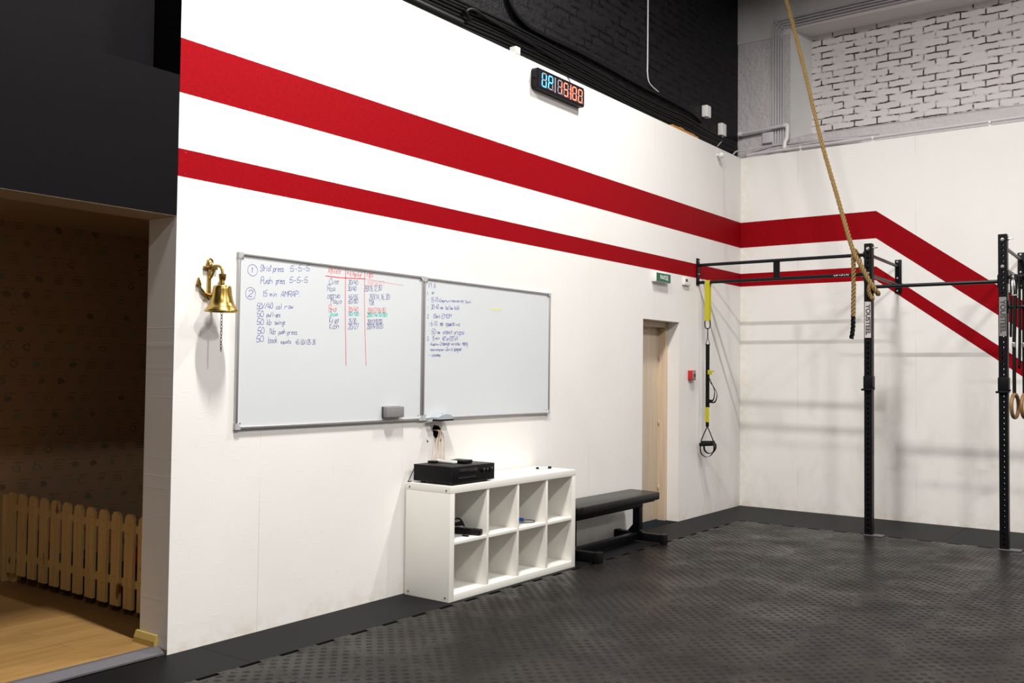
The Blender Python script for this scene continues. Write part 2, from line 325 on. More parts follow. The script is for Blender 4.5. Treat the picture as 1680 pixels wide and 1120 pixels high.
# ------------------------------------------------------------------ geometry helpers
class MB:
    def __init__(s): s.v = []; s.f = []; s.mi = []; s.sm = []
    def add(s, vs, fs, mi=0, smooth=False):
        o = len(s.v); s.v += [tuple(v) for v in vs]
        for f in fs: s.f.append([i+o for i in f]); s.mi.append(mi); s.sm.append(smooth)
        return s
    def box(s, x0, x1, y0, y1, z0, z1, mi=0, bev=0):
        if bev <= 0:
            vs = [(x, y, z) for x in (x0, x1) for y in (y0, y1) for z in (z0, z1)]
            return s.add(vs, [(0,1,3,2),(4,6,7,5),(0,4,5,1),(2,3,7,6),(0,2,6,4),(1,5,7,3)], mi)
        bm = bmesh.new(); bmesh.ops.create_cube(bm, size=1)
        for v in bm.verts: v.co = Vector(((x0+x1)/2+v.co.x*(x1-x0), (y0+y1)/2+v.co.y*(y1-y0), (z0+z1)/2+v.co.z*(z1-z0)))
        bmesh.ops.bevel(bm, geom=bm.edges[:], offset=bev, segments=3, profile=.5, affect='EDGES')
        bm.verts.index_update(); s.add([v.co for v in bm.verts], [[v.index for v in f.verts] for f in bm.faces], mi, True); bm.free(); return s
    def tube(s, pts, r, n=10, cap=True, mi=0, closed=False):
        pts = [Vector(p) for p in pts]; N = len(pts)
        rs = r if isinstance(r, (list, tuple)) else [r]*N
        tan = []
        for i in range(N):
            a = pts[(i-1) % N] if (closed or i > 0) else pts[i]; b = pts[(i+1) % N] if (closed or i < N-1) else pts[i]
            tan.append((b-a).normalized())
        u = tan[0].orthogonal().normalized(); vs = []; fs = []
        for i in range(N):
            u = (u - tan[i]*u.dot(tan[i])).normalized(); w_ = tan[i].cross(u)
            for k in range(n):
                a = 2*PI*k/n; vs.append(pts[i] + (u*math.cos(a)+w_*math.sin(a))*rs[i])
        for i in range(N if closed else N-1):
            j = (i+1) % N
            for k in range(n): fs.append((i*n+k, i*n+(k+1) % n, j*n+(k+1) % n, j*n+k))
        s.add(vs, fs, mi, True)
        if cap and not closed:
            o = len(s.v)-len(vs)
            s.f.append([o+k for k in range(n)][::-1]); s.mi.append(mi); s.sm.append(False)
            s.f.append([o+(N-1)*n+k for k in range(n)]); s.mi.append(mi); s.sm.append(False)
        return s
    def lathe(s, prof, c, axis='z', n=32, mi=0):
        """prof: (r, h) list revolved about an axis through c"""
        vs = []; fs = []; c = Vector(c)
        for r, h in prof:
            for k in range(n):
                a = 2*PI*k/n; p = (r*math.cos(a), r*math.sin(a))
                vs.append(c + Vector({'z': (p[0], p[1], h), 'y': (p[0], h, p[1]), 'x': (h, p[0], p[1])}[axis]))
        for i in range(len(prof)-1):
            for k in range(n): fs.append((i*n+k, i*n+(k+1) % n, (i+1)*n+(k+1) % n, (i+1)*n+k))
        return s.add(vs, fs, mi, True)
    def disc(s, c, r, axis='y', h=.004, n=16, mi=0):
        return s.lathe([(0.0001, -h/2), (r, -h/2), (r, h/2), (0.0001, h/2)], c, axis, n, mi)
    def torus(s, c, R, r, axis=(0, 0, 1), n=32, k=8, sx=1, up=None, mi=0):
        a = Vector(axis).normalized(); u = Vector(up).normalized() if up else a.orthogonal().normalized(); w_ = a.cross(u)
        return s.tube([Vector(c)+u*R*math.cos(2*PI*i/n)+w_*R*sx*math.sin(2*PI*i/n) for i in range(n)], r, k, closed=True, mi=mi)
    def prism(s, poly, a, b, plane='xz', mi=0):
        """extrude a 2-D outline from a to b along the remaining axis"""
        n = len(poly)
        def P(p, t): return {'xz': (p[0], t, p[1]), 'yz': (t, p[0], p[1]), 'xy': (p[0], p[1], t)}[plane]
        vs = [P(p, a) for p in poly]+[P(p, b) for p in poly]
        return s.add(vs, [list(range(n))[::-1], list(range(n, 2*n))]+[(i, (i+1) % n, n+(i+1) % n, n+i) for i in range(n)], mi)
    def strip(s, pts, width, normal=None, thick=.003, mi=0):
        """flat webbing along pts; width vector given by normal (width direction)"""
        wd = Vector(normal).normalized(); pts = [Vector(p) for p in pts]; vs = []; fs = []
        for i, p in enumerate(pts):
            t = (pts[min(i+1, len(pts)-1)]-pts[max(i-1, 0)]).normalized(); nn = t.cross(wd).normalized()
            for a, b in ((-1, -1), (1, -1), (1, 1), (-1, 1)): vs.append(p+wd*width/2*a+nn*thick/2*b)
        for i in range(len(pts)-1):
            for k in range(4): fs.append((i*4+k, i*4+(k+1) % 4, i*4+4+(k+1) % 4, i*4+4+k))
        fs += [(0, 3, 2, 1), tuple(len(vs)-4+k for k in range(4))]
        return s.add(vs, fs, mi)

def world_loc(o):
    p = Vector((0, 0, 0))
    while o is not None: p += o.location; o = o.parent
    return p
def build(name, mb, mats, parent=None, origin=None):
    me = bpy.data.meshes.new(name)
    off = world_loc(parent) if parent is not None else Vector(origin or (0, 0, 0))
    me.from_pydata([Vector(v)-off for v in mb.v], [], mb.f)
    for m in (mats if isinstance(mats, (list, tuple)) else [mats]): me.materials.append(M[m])
    me.polygons.foreach_set('material_index', mb.mi); me.polygons.foreach_set('use_smooth', mb.sm)
    bm = bmesh.new(); bm.from_mesh(me); bmesh.ops.recalc_face_normals(bm, faces=bm.faces)
    for e in bm.edges:
        if len(e.link_faces) == 2 and e.calc_face_angle(0) > .7: e.smooth = False
    bm.to_mesh(me); bm.free(); me.update()
    o = bpy.data.objects.new(name, me); col.objects.link(o)
    if parent is not None: o.parent = parent
    else: o.location = off
    return o
def tag(o, label, cat, group=None):
    o['label'] = label; o['category'] = cat
    if group: o['group'] = group
    return o
def thing(name, label, cat, loc, group=None):
    o = bpy.data.objects.new(name, None); o.empty_display_size = .1; col.objects.link(o); o.location = loc
    return tag(o, label, cat, group)
def struct(name, mb, mats, parent=None):
    o = build(name, mb, mats, parent)
    if parent is None: o['kind'] = 'structure'
    return o
def plabel(o, l): o['label'] = l; return o
def text_mesh(body, size, mtx, ext=.0006, sx=1.0, fat=0.0):
    cu = bpy.data.curves.new('t', 'FONT'); cu.body = body; cu.size = size; cu.extrude = ext; cu.align_x = 'CENTER'; cu.align_y = 'CENTER'; cu.offset = fat
    to = bpy.data.objects.new('t', cu); col.objects.link(to); C.view_layer.update()
    me = bpy.data.meshes.new_from_object(to.evaluated_get(C.evaluated_depsgraph_get()))
    mb = MB(); mb.add([mtx @ Vector((v.co.x*sx, v.co.y, v.co.z)) for v in me.vertices], [list(p.vertices) for p in me.polygons])
    bpy.data.objects.remove(to); bpy.data.curves.remove(cu); bpy.data.meshes.remove(me); return mb
def smooth_path(pts, k=6, closed=False):
    pts = [Vector(p) for p in pts]; n = len(pts); out = []
    for i in range(n if closed else n-1):
        if closed: a, b, c, d = pts[(i-1) % n], pts[i], pts[(i+1) % n], pts[(i+2) % n]
        else: a, b, c, d = pts[max(i-1, 0)], pts[i], pts[i+1], pts[min(i+2, n-1)]
        for j in range(k):
            t = j/k; out.append(.5*((2*b)+(c-a)*t+(2*a-5*b+4*c-d)*t*t+(3*b-a-3*c+d)*t**3))
    if not closed: out.append(pts[-1])
    return out

# ------------------------------------------------------------------ room shell
HZ = 7.5; WT = 4.218; XL = -16; YB = -13; XE = -7.82; TH = .265
# floor: underlay, smooth border mats, studded tiles with a toothed edge
fl = MB()
fl.box(XL, 0, YB, 0, -.05, -.014, 2)
def poly_face(mb, pts, z, zb, mi):
    n = len(pts); mb.add([(x, y, z) for x, y in pts]+[(x, y, zb) for x, y in pts], [list(range(n))]+[(i, (i+1) % n, n+(i+1) % n, n+i) for i in range(n)], mi)
BY, BX, D, P = -.470, -1.145, .034, .268
for x0, x1 in ((-16, -12.8), (-12.8, -10.3), (-10.3, -7.615), (-7.615, -5.05), (-5.05, -2.52), (-2.52, -1.146)):
    poly_face(fl, [(x0, 0), (x1-.0025, 0), (x1-.0025, BY), (x0, BY)], 0, -.014, 0)
for y0, y1 in ((0, -1.0), (-1.0, -2.53), (-2.53, -5.2), (-5.2, -13)):
    poly_face(fl, [(BX, y0), (0, y0), (0, y1+.0025), (BX, y1+.0025)], 0, -.014, 0)
pts = []
x = -7.173 - 35*P
while x < BX-D-.14:      # teeth along the left wall border
    pts += [(x, BY-D), (x+.135, BY-D), (x+.135, BY-.001), (x+P, BY-.001)]; x += P
pts = [(max(a, XL), b) for a, b in pts]
pts += [(BX-D, BY-.001)]
y = BY-.09
while y > YB+.3:
    pts += [(BX-D, y), (BX-.001, y), (BX-.001, y-.135), (BX-D, y-.135)]; y -= P
pts += [(BX-D, YB), (XL, YB)]
poly_face(fl, pts, 0, -.014, 1)
struct('floor', fl, ['rubber', 'tiles', 'underlay'])

# left wall: painted strand board partition with a doorway and a cable hole
wl = MB()
xs = [XE, -5.70, -5.54, -2.446, -1.640, .18]; zs = [0, 1.055, 1.215, 2.132, WT]
for i in range(5):
    for j in range(4):
        if i == 3 and j < 3: continue
        if i == 1 and j == 1: continue
        wl.add([(xs[i], 0, zs[j]), (xs[i+1], 0, zs[j]), (xs[i+1], 0, zs[j+1]), (xs[i], 0, zs[j+1])], [(0, 1, 2, 3)])
hc = (-5.598, 1.133); NH = 20; ring = []
for k in range(NH):
    a = 2*PI*k/NH; r = .043*(1+.14*math.sin(3*a+.6)+.06*math.sin(7*a)); ring.append((hc[0]+r*math.cos(a), hc[1]+1.1*r*math.sin(a)))
sq = []
for k in range(NH):
    a = 2*PI*k/NH; c, s_ = math.cos(a), math.sin(a); t = .08/max(abs(c), abs(s_)); sq.append((min(max(-5.62+t*c, xs[1]), xs[2]), 1.135+t*s_))
for k in range(NH): # exact corners
    for cx in (xs[1], xs[2]):
        for cz in (zs[1], zs[2]):
            if abs(sq[k][0]-cx) < .013 and abs(sq[k][1]-cz) < .013: sq[k] = (cx, cz)
for k in range(NH):
    l = (k+1) % NH
    wl.add([(sq[k][0], 0, sq[k][1]), (sq[l][0], 0, sq[l][1]), (ring[l][0], 0, ring[l][1]), (ring[k][0], 0, ring[k][1])], [(0, 1, 2, 3)])
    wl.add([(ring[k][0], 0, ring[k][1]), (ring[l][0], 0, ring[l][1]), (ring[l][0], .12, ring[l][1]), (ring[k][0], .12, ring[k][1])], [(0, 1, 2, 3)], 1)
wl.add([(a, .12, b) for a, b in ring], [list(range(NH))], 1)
# reveals, end, top, back
for x_ in (-2.446, -1.640): wl.add([(x_, 0, 0), (x_, TH, 0), (x_, TH, 2.132), (x_, 0, 2.132)], [(0, 1, 2, 3)])
wl.add([(-2.446, 0, 2.132), (-1.64, 0, 2.132), (-1.64, TH, 2.132), (-2.446, TH, 2.132)], [(0, 1, 2, 3)])
wl.add([(XE, 0, .028), (XE, TH, .028), (XE, TH, 3.216), (XE, 0, 3.216)], [(0, 1, 2, 3)])
wl.add([(XE, 0, 3.216), (XE, TH, 3.216), (XE, TH, WT), (XE, 0, WT)], [(0, 1, 2, 3)], 3)
wl.add([(XE, 0, 0), (XE, TH, 0), (XE, TH, .028), (XE, 0, .028)], [(0, 1, 2, 3)], 2)
wl.add([(XE, 0, WT), (.18, 0, WT), (.18, TH, WT), (XE, TH, WT)], [(0, 1, 2, 3)])
wl.add([(XE, TH, 0), (-2.446, TH, 0), (-2.446, TH, WT), (XE, TH, WT)], [(0, 1, 2, 3)])
wl.add([(-1.64, TH, 0), (.18, TH, 0), (.18, TH, WT), (-1.64, TH, WT)], [(0, 1, 2, 3)])
wl.add([(-2.446, TH, 2.132), (-1.64, TH, 2.132), (-1.64, TH, WT), (-2.446, TH, WT)], [(0, 1, 2, 3)])
struct('wall_left', wl, ['wall_a', 'hole_shade', 'raw_board', 'black_paint'])
# black lintel over the wide opening, recess above it
lb = MB(); lb.box(-12.5, XE-.001, .002, TH, 2.424, 3.216, 0)
struct('wall_lintel', lb, ['black_paint'])
tr = MB(); tr.box(-12.5, XE-.001, .004, TH, 2.421, 2.4235); struct('trim_2', tr, 'annex_ceiling')
wu = MB(); wu.box(-7.9, .5, .12, .4, WT+.001, HZ)
struct('wall_upper_left', wu, 'brick_black')
wr = MB(); wr.box(-16, -7.9, .17, .4, 3.2165, HZ); wr.box(-7.9, -7.8205, TH+.001, .4, 3.2165, HZ)
struct('wall_recess', wr, 'black_paint')
we = MB(); we.box(XL, -12.5, 0, TH, 0, HZ); struct('wall_left_end', we, 'plain_white')
# right wall
wb = MB()
wb.add([(0, .0, 0), (0, YB, 0), (0, YB, WT), (0, 0, WT)], [(0, 1, 2, 3)])
wb.add([(0, .0, WT), (0, YB, WT), (.2, YB, WT), (.2, 0, WT)], [(0, 1, 2, 3)])
wb.add([(0, YB, 0), (.2, YB, 0), (.2, YB, WT), (0, YB, WT)], [(0, 1, 2, 3)])
wb.add([(.2, .0, 0), (.2, YB, 0), (.2, YB, WT), (.2, 0, WT)], [(0, 1, 2, 3)])
struct('wall_right', wb, 'wall_b')
# plastered upper right wall with a bricked-up opening
XU, XR = .18, .62; NY0, NY1, NZ0, NZ1 = -.55, -6.2, 4.43, 5.745
pu = MB()
pu.add([(XU, .12, WT), (XU, NY0, WT), (XU, NY0, 5.69), (XU, .12, 5.69)], [(0, 1, 2, 3)], 0)
pu.box(XU-.012, XU+.02, NY0, .12, 5.69, HZ, 2)
pu.add([(XU, NY0, WT), (XU, YB, WT), (XU, YB, NZ0), (XU, NY0, NZ0)], [(0, 1, 2, 3)], 0)
pu.add([(XU, NY0, NZ1), (XU, YB, NZ1), (XU, YB, HZ), (XU, NY0, HZ)], [(0, 1, 2, 3)], 2)
pu.add([(XU, NY1, NZ0), (XU, YB, NZ0), (XU, YB, NZ1), (XU, NY1, NZ1)], [(0, 1, 2, 3)], 0)
pu.add([(XU, NY0, NZ0), (XR, NY0-.12, NZ0+.13), (XR, NY0-.12, NZ1+.02), (XU, NY0, NZ1)], [(0, 1, 2, 3)], 1)
pu.add([(XU, NY1, NZ0), (XR, NY1, NZ0+.13), (XR, NY1, NZ1+.02), (XU, NY1, NZ1)], [(0, 1, 2, 3)], 1)
pu.add([(XU, NY0, NZ1), (XU, NY1, NZ1), (XR, NY1, NZ1+.02), (XR, NY0-.12, NZ1+.02)], [(0, 1, 2, 3)], 2)
pu.add([(XU, NY0, NZ0), (XU, NY1, NZ0), (XR, NY1, NZ0+.13), (XR, NY0-.12, NZ0+.13)], [(0, 1, 2, 3)], 2)
struct('wall_upper_right', pu, ['plaster', 'plaster_light', 'plaster_grey'])
bk = MB(); bk.box(XR-.012, XR+.12, NY1, NY0-.115, NZ0+.1, NZ1+.03); struct('wall_niche', bk, 'brick_white')
wk = MB(); wk.box(XL-.2, .2, YB-.2, YB, 0, HZ); struct('wall_back', wk, 'plain_white')
wk = MB(); wk.box(XL-.2, XL, YB, .3, 0, HZ); struct('wall_far_left', wk, 'plain_white')
ce = MB(); ce.box(XL-.2, 1, YB-.2, .5, HZ, HZ+.15); struct('ceiling', ce, 'dark_ceiling')

# annex behind the opening
an = MB(); an.box(-14, -5.0, TH+.0005, 2.45, -.03, .03); an.box(-14, XE-.0005, .085, TH+.0005, -.03, .03)
struct('floor_annex', an, 'laminate')
wa = MB(); wa.box(-14, -4.9, 2.45, 2.6, 0, 2.7); struct('wall_annex_back', wa, 'wallpaper')
wa = MB(); wa.box(-5.0, -4.9, TH+.001, 2.449, 0, 2.7); struct('wall_annex_right', wa, 'wallpaper')
wa = MB(); wa.box(-14.1, -14, TH, 2.6, 0, 2.7); struct('wall_annex_left', wa, 'wallpaper')
ca = MB(); ca.box(-14.1, -4.9, TH+.001, 2.6, 2.64, 2.72); struct('ceiling_annex', ca, 'annex_ceiling')
ts = MB(); ts.prism([(.018, .0005), (.018, .01), (.075, .036), (.105, .0365), (.105, .0305), (.085, .030), (.085, .0005)], -12.5, XE-.004, 'yz')
struct('trim_1', ts, 'alu_dull')
bs = MB(); bs.prism([(XE-.001, .0305), (XE-.026, .0305), (XE-.024, .06), (XE-.012, .092), (XE-.001, .095)], .086, TH+.02, 'xz')
struct('baseboard_jamb', bs, 'skirting')
bs = MB(); bs.prism([(2.449, .0305), (2.425, .0305), (2.427, .07), (2.438, .092), (2.449, .095)], -14, -7.57, 'yz')
struct('baseboard_annex', bs, 'skirting')

# door in the left wall
dr = MB(); dr.box(-2.42, -1.672, .222, .258, .012, 2.08, 0, .003)
d1 = struct('door_1', dr, 'door')
fm = MB(); fm.box(-1.690, -1.642, .135, .262, 0.0, 2.13, 0, .004); fm.box(-2.444, -2.42, .135, .262, 0.0, 2.13, 0, .004); fm.box(-2.42, -1.690, .135, .262, 2.075, 2.13, 0, .004)
build('door_frame', fm, 'door_frame', d1)
for z_ in (.35, 1.05, 1.75): build('hinge', MB().tube([(-1.694, .212, z_-.03), (-1.694, .212, z_+.03)], .005, 8), 'door_frame', d1)

# ------------------------------------------------------------------ cube shelf
SX0, SX1, SY0, SY1, SH = -5.940, -4.355, -.432, -.022, .787
t = thing('cube_shelf', 'low white open shelf unit of eight cubes standing against the white wall', 'shelf', ((SX0+SX1)/2, (SY0+SY1)/2, 0))
b = MB().box(SX0, SX0+.05, SY0, SY1, 0, SH-.0505, 0, .0012); build('side_panel', b, 'melamine', t)
b = MB().box(SX1-.05, SX1, SY0, SY1, 0, SH-.0505, 0, .0012); build('side_panel', b, 'melamine', t)
b = MB().box(SX0, SX1, SY0, SY1, SH-.05, SH, 0, .0012); build('top_panel', b, 'melamine', t)
b = MB().box(SX0+.0505, SX1-.0505, SY0, SY1, .0, .05, 0, .0012); build('bottom_panel', b, 'melamine', t)
DV = [-5.513, -5.1435, -4.7625]
for x in DV: build('divider', MB().box(x-.012, x+.012, SY0+.004, SY1, .0505, SH-.0505, 0, .001), 'melamine', t)
ed = [SX0+.05]+DV+[SX1-.05]
for i in range(4):
    a = ed[i]+(.0125 if i else .0005); c = ed[i+1]-(.0125 if i < 3 else .0005)
    build('shelf_board', MB().box(a, c, SY0+.004, SY1, .384, .406, 0, .001), 'melamine', t)
for yy, zz in ((SY0+.035, SH-.028), (SY1-.035, SH-.028), (SY0+.035, .028), (SY1-.035, .028)):
    build('screw', MB().lathe([(.0001, -.003), (.006, -.003), (.006, .0005), (.0001, .001)], (SX0-.0005, yy, zz), 'x', 10), 'alu_dull' if zz > .1 else 'dark_grey', t)

# ------------------------------------------------------------------ receiver and what lies on it
RX0, RX1, RY0, RY1, RZ0, RZ1 = -5.905, -5.428, -.418, -.06, SH+.014, .916
t = thing('stereo_receiver', 'black stereo receiver sitting on the left end of the white shelf', 'receiver', ((RX0+RX1)/2, (RY0+RY1)/2, SH))
b = MB().box(RX0, RX1, RY0+.014, RY1, RZ0, RZ1, 0, .003)
for k in range(14): b.box(RX0+.08+k*.024, RX0+.092+k*.024, RY1-.13, RY1-.03, RZ1, RZ1+.0006)
build('case', b, 'black_metal', t)
fp = build('front_panel', MB().box(RX0, RX1, RY0, RY0+.0135, RZ0-.002, RZ1-.001, 0, .003), 'black_plastic', t)
build('display_window', MB().box(RX0+.075, RX0+.275, RY0-.0012, RY0+.001, RZ0+.060, RZ1-.018, 0, .0006), 'black_gloss', fp)
for k in range(7): build('button', MB().box(RX0+.07+k*.028, RX0+.088+k*.028, RY0-.003, RY0+.001, RZ0+.032, RZ0+.038, 0, .0008), 'dark_grey', fp)
for xx, rr in ((RX0+.335, .016), (RX0+.375, .016), (RX0+.425, .021)):
    k = build('knob', MB().lathe([(rr, .002), (rr*.98, -.014), (rr*.9, -.018), (.0001, -.018)], (xx, RY0, RZ0+.072), 'y', 24), 'black_plastic', fp)
    build('pointer', MB().box(xx-.001, xx+.001, RY0-.0188, RY0-.0175, RZ0+.076, RZ0+.072+rr*.85), 'white_plastic', k)
for xx, yy in ((RX0+.05, RY0+.05), (RX1-.05, RY0+.05), (RX0+.05, RY1-.05), (RX1-.05, RY1-.05)):
    build('foot', MB().lathe([(.0001, 0), (.018, 0), (.02, .004), (.02, .0145), (.0001, .0145)], (xx, yy, SH), 'z', 16), 'dark_grey', t)

def rot_box(cx, cy, z0, z1, L, W, ang, bev):
    m = MB().box(-L/2, L/2, -W/2, W/2, z0, z1, 0, bev); c, s = math.cos(ang), math.sin(ang)
    m.v = [(cx+x*c-y*s, cy+x*s+y*c, z) for x, y, z in m.v]; return m
t = thing('remote_control', 'white remote control lying flat on top of the black receiver', 'remote', (-5.72, -.215, RZ1+.001))
rm = build('body', rot_box(-5.692, -.185, RZ1+.0015, RZ1+.0215, .18, .042, math.radians(-95), .005), 'white_plastic', t)
build('button_pad', rot_box(-5.692, -.185, RZ1+.0215, RZ1+.0225, .12, .026, math.radians(-95), .0004), 'grey_plastic', t)
o = build('media_box', rot_box(-5.605, -.255, RZ1+.0015, RZ1+.0235, .105, .12, math.radians(4), .005), 'black_plastic', None, (-5.6, -.235, RZ1))
tag(o, 'small flat black box lying on the receiver beside the white remote', 'box')
o = build('phone_charger', rot_box(-5.745, -.10, RZ1+.001, RZ1+.015, .05, .06, math.radians(5), .004), 'black_plastic', None, (-5.79, -.115, RZ1))
tag(o, 'little black adapter at the back of the receiver under the cream cables', 'adapter')
cb = smooth_path([(-5.55, -.22, RZ1+.012), (-5.51, -.19, RZ1+.005), (-5.465, -.23, RZ1+.005), (-5.437, -.16, RZ1+.005), (-5.44, -.075, RZ1+.005), (-5.455, -.045, RZ1-.01), (-5.455, -.03, RZ1-.06)], 6)
o = build('power_cable', MB().tube(cb, .0035, 8), 'black_plastic', None, (-5.5, -.1, RZ1)); tag(o, 'thin black cable trailing across the right of the receiver top', 'cable')
cb = smooth_path([(-5.885, -.052, RZ0+.09), (-5.90, -.042, RZ0+.05), (-5.925, -.036, RZ0), (-5.932, -.032, SH+.0045), (-5.90, -.036, SH+.0045)], 6)
o = build('aerial_wire', MB().tube(cb, .003, 8), 'black_plastic', None, (-5.93, -.03, SH)); tag(o, 'thin black wire drooping behind the left rear corner of the receiver', 'wire')
for i, (x1, xm, zm) in enumerate(((-5.675, -5.640, 1.06), (-5.645, -5.612, 1.085), (-5.612, -5.590, 1.075), (-5.575, -5.560, 1.06))):
    yb = -.045-.003*i
    cb = smooth_path([(-5.612+.006*i, .09, 1.125), (-5.610+.006*i, .01, 1.140), (-5.615+.010*i+.012, -.030, 1.128), (xm, -.043-.002*i, zm), (xm*.55+x1*.45, yb, .99), (x1, yb, .93), (x1, yb+.004, .87), (x1, yb+.006, .83)], 6)
    o = build('speaker_cable', MB().tube(cb, .0042, 8), 'cream_cable', None, (x1, yb, .83))
    tag(o, 'cream cable hanging from the hole in the wall down behind the receiver', 'cable', 'cream cables from the wall hole')

# marker on shelf top
t = thing('whiteboard_marker', 'white whiteboard marker with black cap lying alone on the shelf top', 'marker', (-4.50, -.215, SH))
def pen(name, p0, p1, r, mat_, parent):
    return build(name, MB().tube([p0, p1], r, 14), mat_, parent)
A_ = Vector((-4.566, -.187, SH+.010)); B_ = Vector((-4.438, -.243, SH+.010))
pen('barrel', A_.lerp(B_, .14), A_.lerp(B_, .76), .0085, 'white_plastic', t)
pen('cap', A_.lerp(B_, .76), B_, .0095, 'black_plastic', t); pen('end_plug', A_, A_.lerp(B_, .14), .0088, 'black_plastic', t)

# contents of the cubes
zb = .4065
t = thing('power_strip', 'black power strip lying in the upper left cube of the shelf', 'power strip', (-5.70, -.25, zb))
def rb(L, W, z0, z1, cx, cy, a, bev): return rot_box(cx, cy, z0, z1, L, W, a, bev)
an_ = math.radians(-74)
psx, psy = -5.603, -.265
build('housing', rb(.30, .058, zb+.001, zb+.043, psx, psy, an_, .009), 'black_plastic', t)
for k in range(4):
    dx = -.105+k*.062; cx, cy = psx+dx*math.cos(an_), psy+dx*math.sin(an_)
    s_ = build('socket', MB().lathe([(.021, -.001), (.021, .002), (.017, .002), (.016, -.0005), (.0001, -.0005)], (cx, cy, zb+.0432), 'z', 20), 'dark_grey', t)
    if k in (1, 3): build('socket_pin', MB().box(cx-.004, cx+.004, cy-.004, cy+.004, zb+.0432, zb+.0465), 'steel', s_)
cb = []
for k in range(60):
    a = k*.33; cb.append((-5.625+.048*math.cos(a)+.004*math.sin(a*2.3), -.225+.05*math.sin(a)*(.8+.2*math.sin(k*.2)), zb+.055+.012*math.sin(a*.37)+k*.0006))
o = build('coiled_cable', MB().tube(smooth_path(cb, 3), .005, 8), 'black_plastic', None, (-5.8, -.2, zb)); tag(o, 'tangled black cable coiled on the power strip in the shelf', 'cable')
cb = smooth_path([(-5.66, -.20, zb+.062), (-5.64, -.215, zb+.10), (-5.61, -.235, zb+.108), (-5.60, -.262, zb+.088), (-5.598, -.28, zb+.052)], 6)
o = build('plug_cable', MB().tube(cb, .006, 8), 'black_plastic', None, (-5.75, -.25, zb+.05)); tag(o, 'thick black cable arching over into the power strip', 'cable')
o = build('usb_stick', rb(.052, .016, zb+.0005, zb+.009, -5.672, -.352, math.radians(-82), .003), 'black_plastic', None, (-5.8, -.385, zb)); tag(o, 'tiny black stick lying in front of the power strip', 'usb stick')
t = thing('usb_charger', 'small blue plug lying with its thin wire in the third upper cube', 'charger', (-5.0, -.24, zb))
build('plug_body', rb(.085, .026, zb+.003, zb+.028, -4.868, -.235, math.radians(-75), .006), 'blue_plastic', t)
build('collar', rb(.014, .018, zb+.007, zb+.024, -4.8545, -.284, math.radians(-75), .003), 'grey_plastic', t)
cb = smooth_path([(-4.853, -.290, zb+.015), (-4.838, -.315, zb+.016), (-4.805, -.325, zb+.010), (-4.805, -.345, zb+.004), (-4.85, -.36, zb+.003), (-4.905, -.33, zb+.003), (-4.925, -.27, zb+.003), (-4.93, -.22, zb+.003)], 6)
build('wire', MB().tube(cb, .0028, 8), 'black_plastic', t)

# ------------------------------------------------------------------ bench
t = thing('weight_bench', 'flat black padded weight bench standing beside the white shelf', 'bench', (-3.53, -.27, 0))
pl = []
for cx, cy, a0 in ((-2.865, -.12, 0), (-4.185, -.13, 90), (-4.185, -.335, 180), (-2.865, -.385, 270)):
    r = .03 if a0 == 270 else .055 if a0 == 0 else .09
    for k in range(7):
        a = math.radians(a0+k*15); pl.append((cx+r*math.cos(a), cy+r*math.sin(a)*(.9)))
bm = bmesh.new(); vs = [bm.verts.new((x, y, .392)) for x, y in pl]; f = bm.faces.new(vs)
e = bmesh.ops.extrude_face_region(bm, geom=[f]); bmesh.ops.translate(bm, verts=[v for v in e['geom'] if isinstance(v, bmesh.types.BMVert)], vec=(0, 0, .07))
bmesh.ops.bevel(bm, geom=[ed_ for ed_ in bm.edges if abs(ed_.verts[0].co.z-ed_.verts[1].co.z) < 1e-5], offset=.012, segments=3, profile=.5, affect='EDGES')
bm.verts.index_update(); b = MB().add([v.co for v in bm.verts], [[v.index for v in f.verts] for f in bm.faces], 0, True); bm.free()
build('pad', b, 'vinyl', t)
build('pad_board', MB().box(-4.20, -2.90, -.385, -.085, .378, .3915, 0, .003), 'black_plastic', t)
build('seat_rail', MB().box(-4.16, -2.92, -.272, -.202, .318, .3775, 0, .004), 'rig', t)
for x in (-4.115, -2.87-.09):
    build('upright', MB().box(x-.035, x+.035, -.272, -.202, .085, .3175, 0, .004), 'rig', t)
    fo = build('foot_tube', MB().box(x-.035, x+.035, -.525, .0-.015, .012, .0845, 0, .004), 'rig', t)
    for yy in (-.505, -.035):
        build('rubber_cap', MB().box(x-.04, x+.04, yy-.03 if yy < -.2 else yy-.012, yy+.02 if yy < -.2 else yy+.03, .0, .09, 0, .006), 'black_plastic', fo)
    gp = MB().prism([(-.202, .085), (-.13, .085), (-.202, .17)], x-.004, x+.004, 'yz'); build('gusset', gp, 'rig', t)
    build('bolt', MB().lathe([(.0001, -.012), (.009, -.012), (.009, .001), (.0001, .001)], (x, -.272, .10), 'y', 6), 'steel', t)
build('lower_rail', MB().box(-4.08, -2.995, -.267, -.207, .018, .0845, 0, .004), 'rig', t)

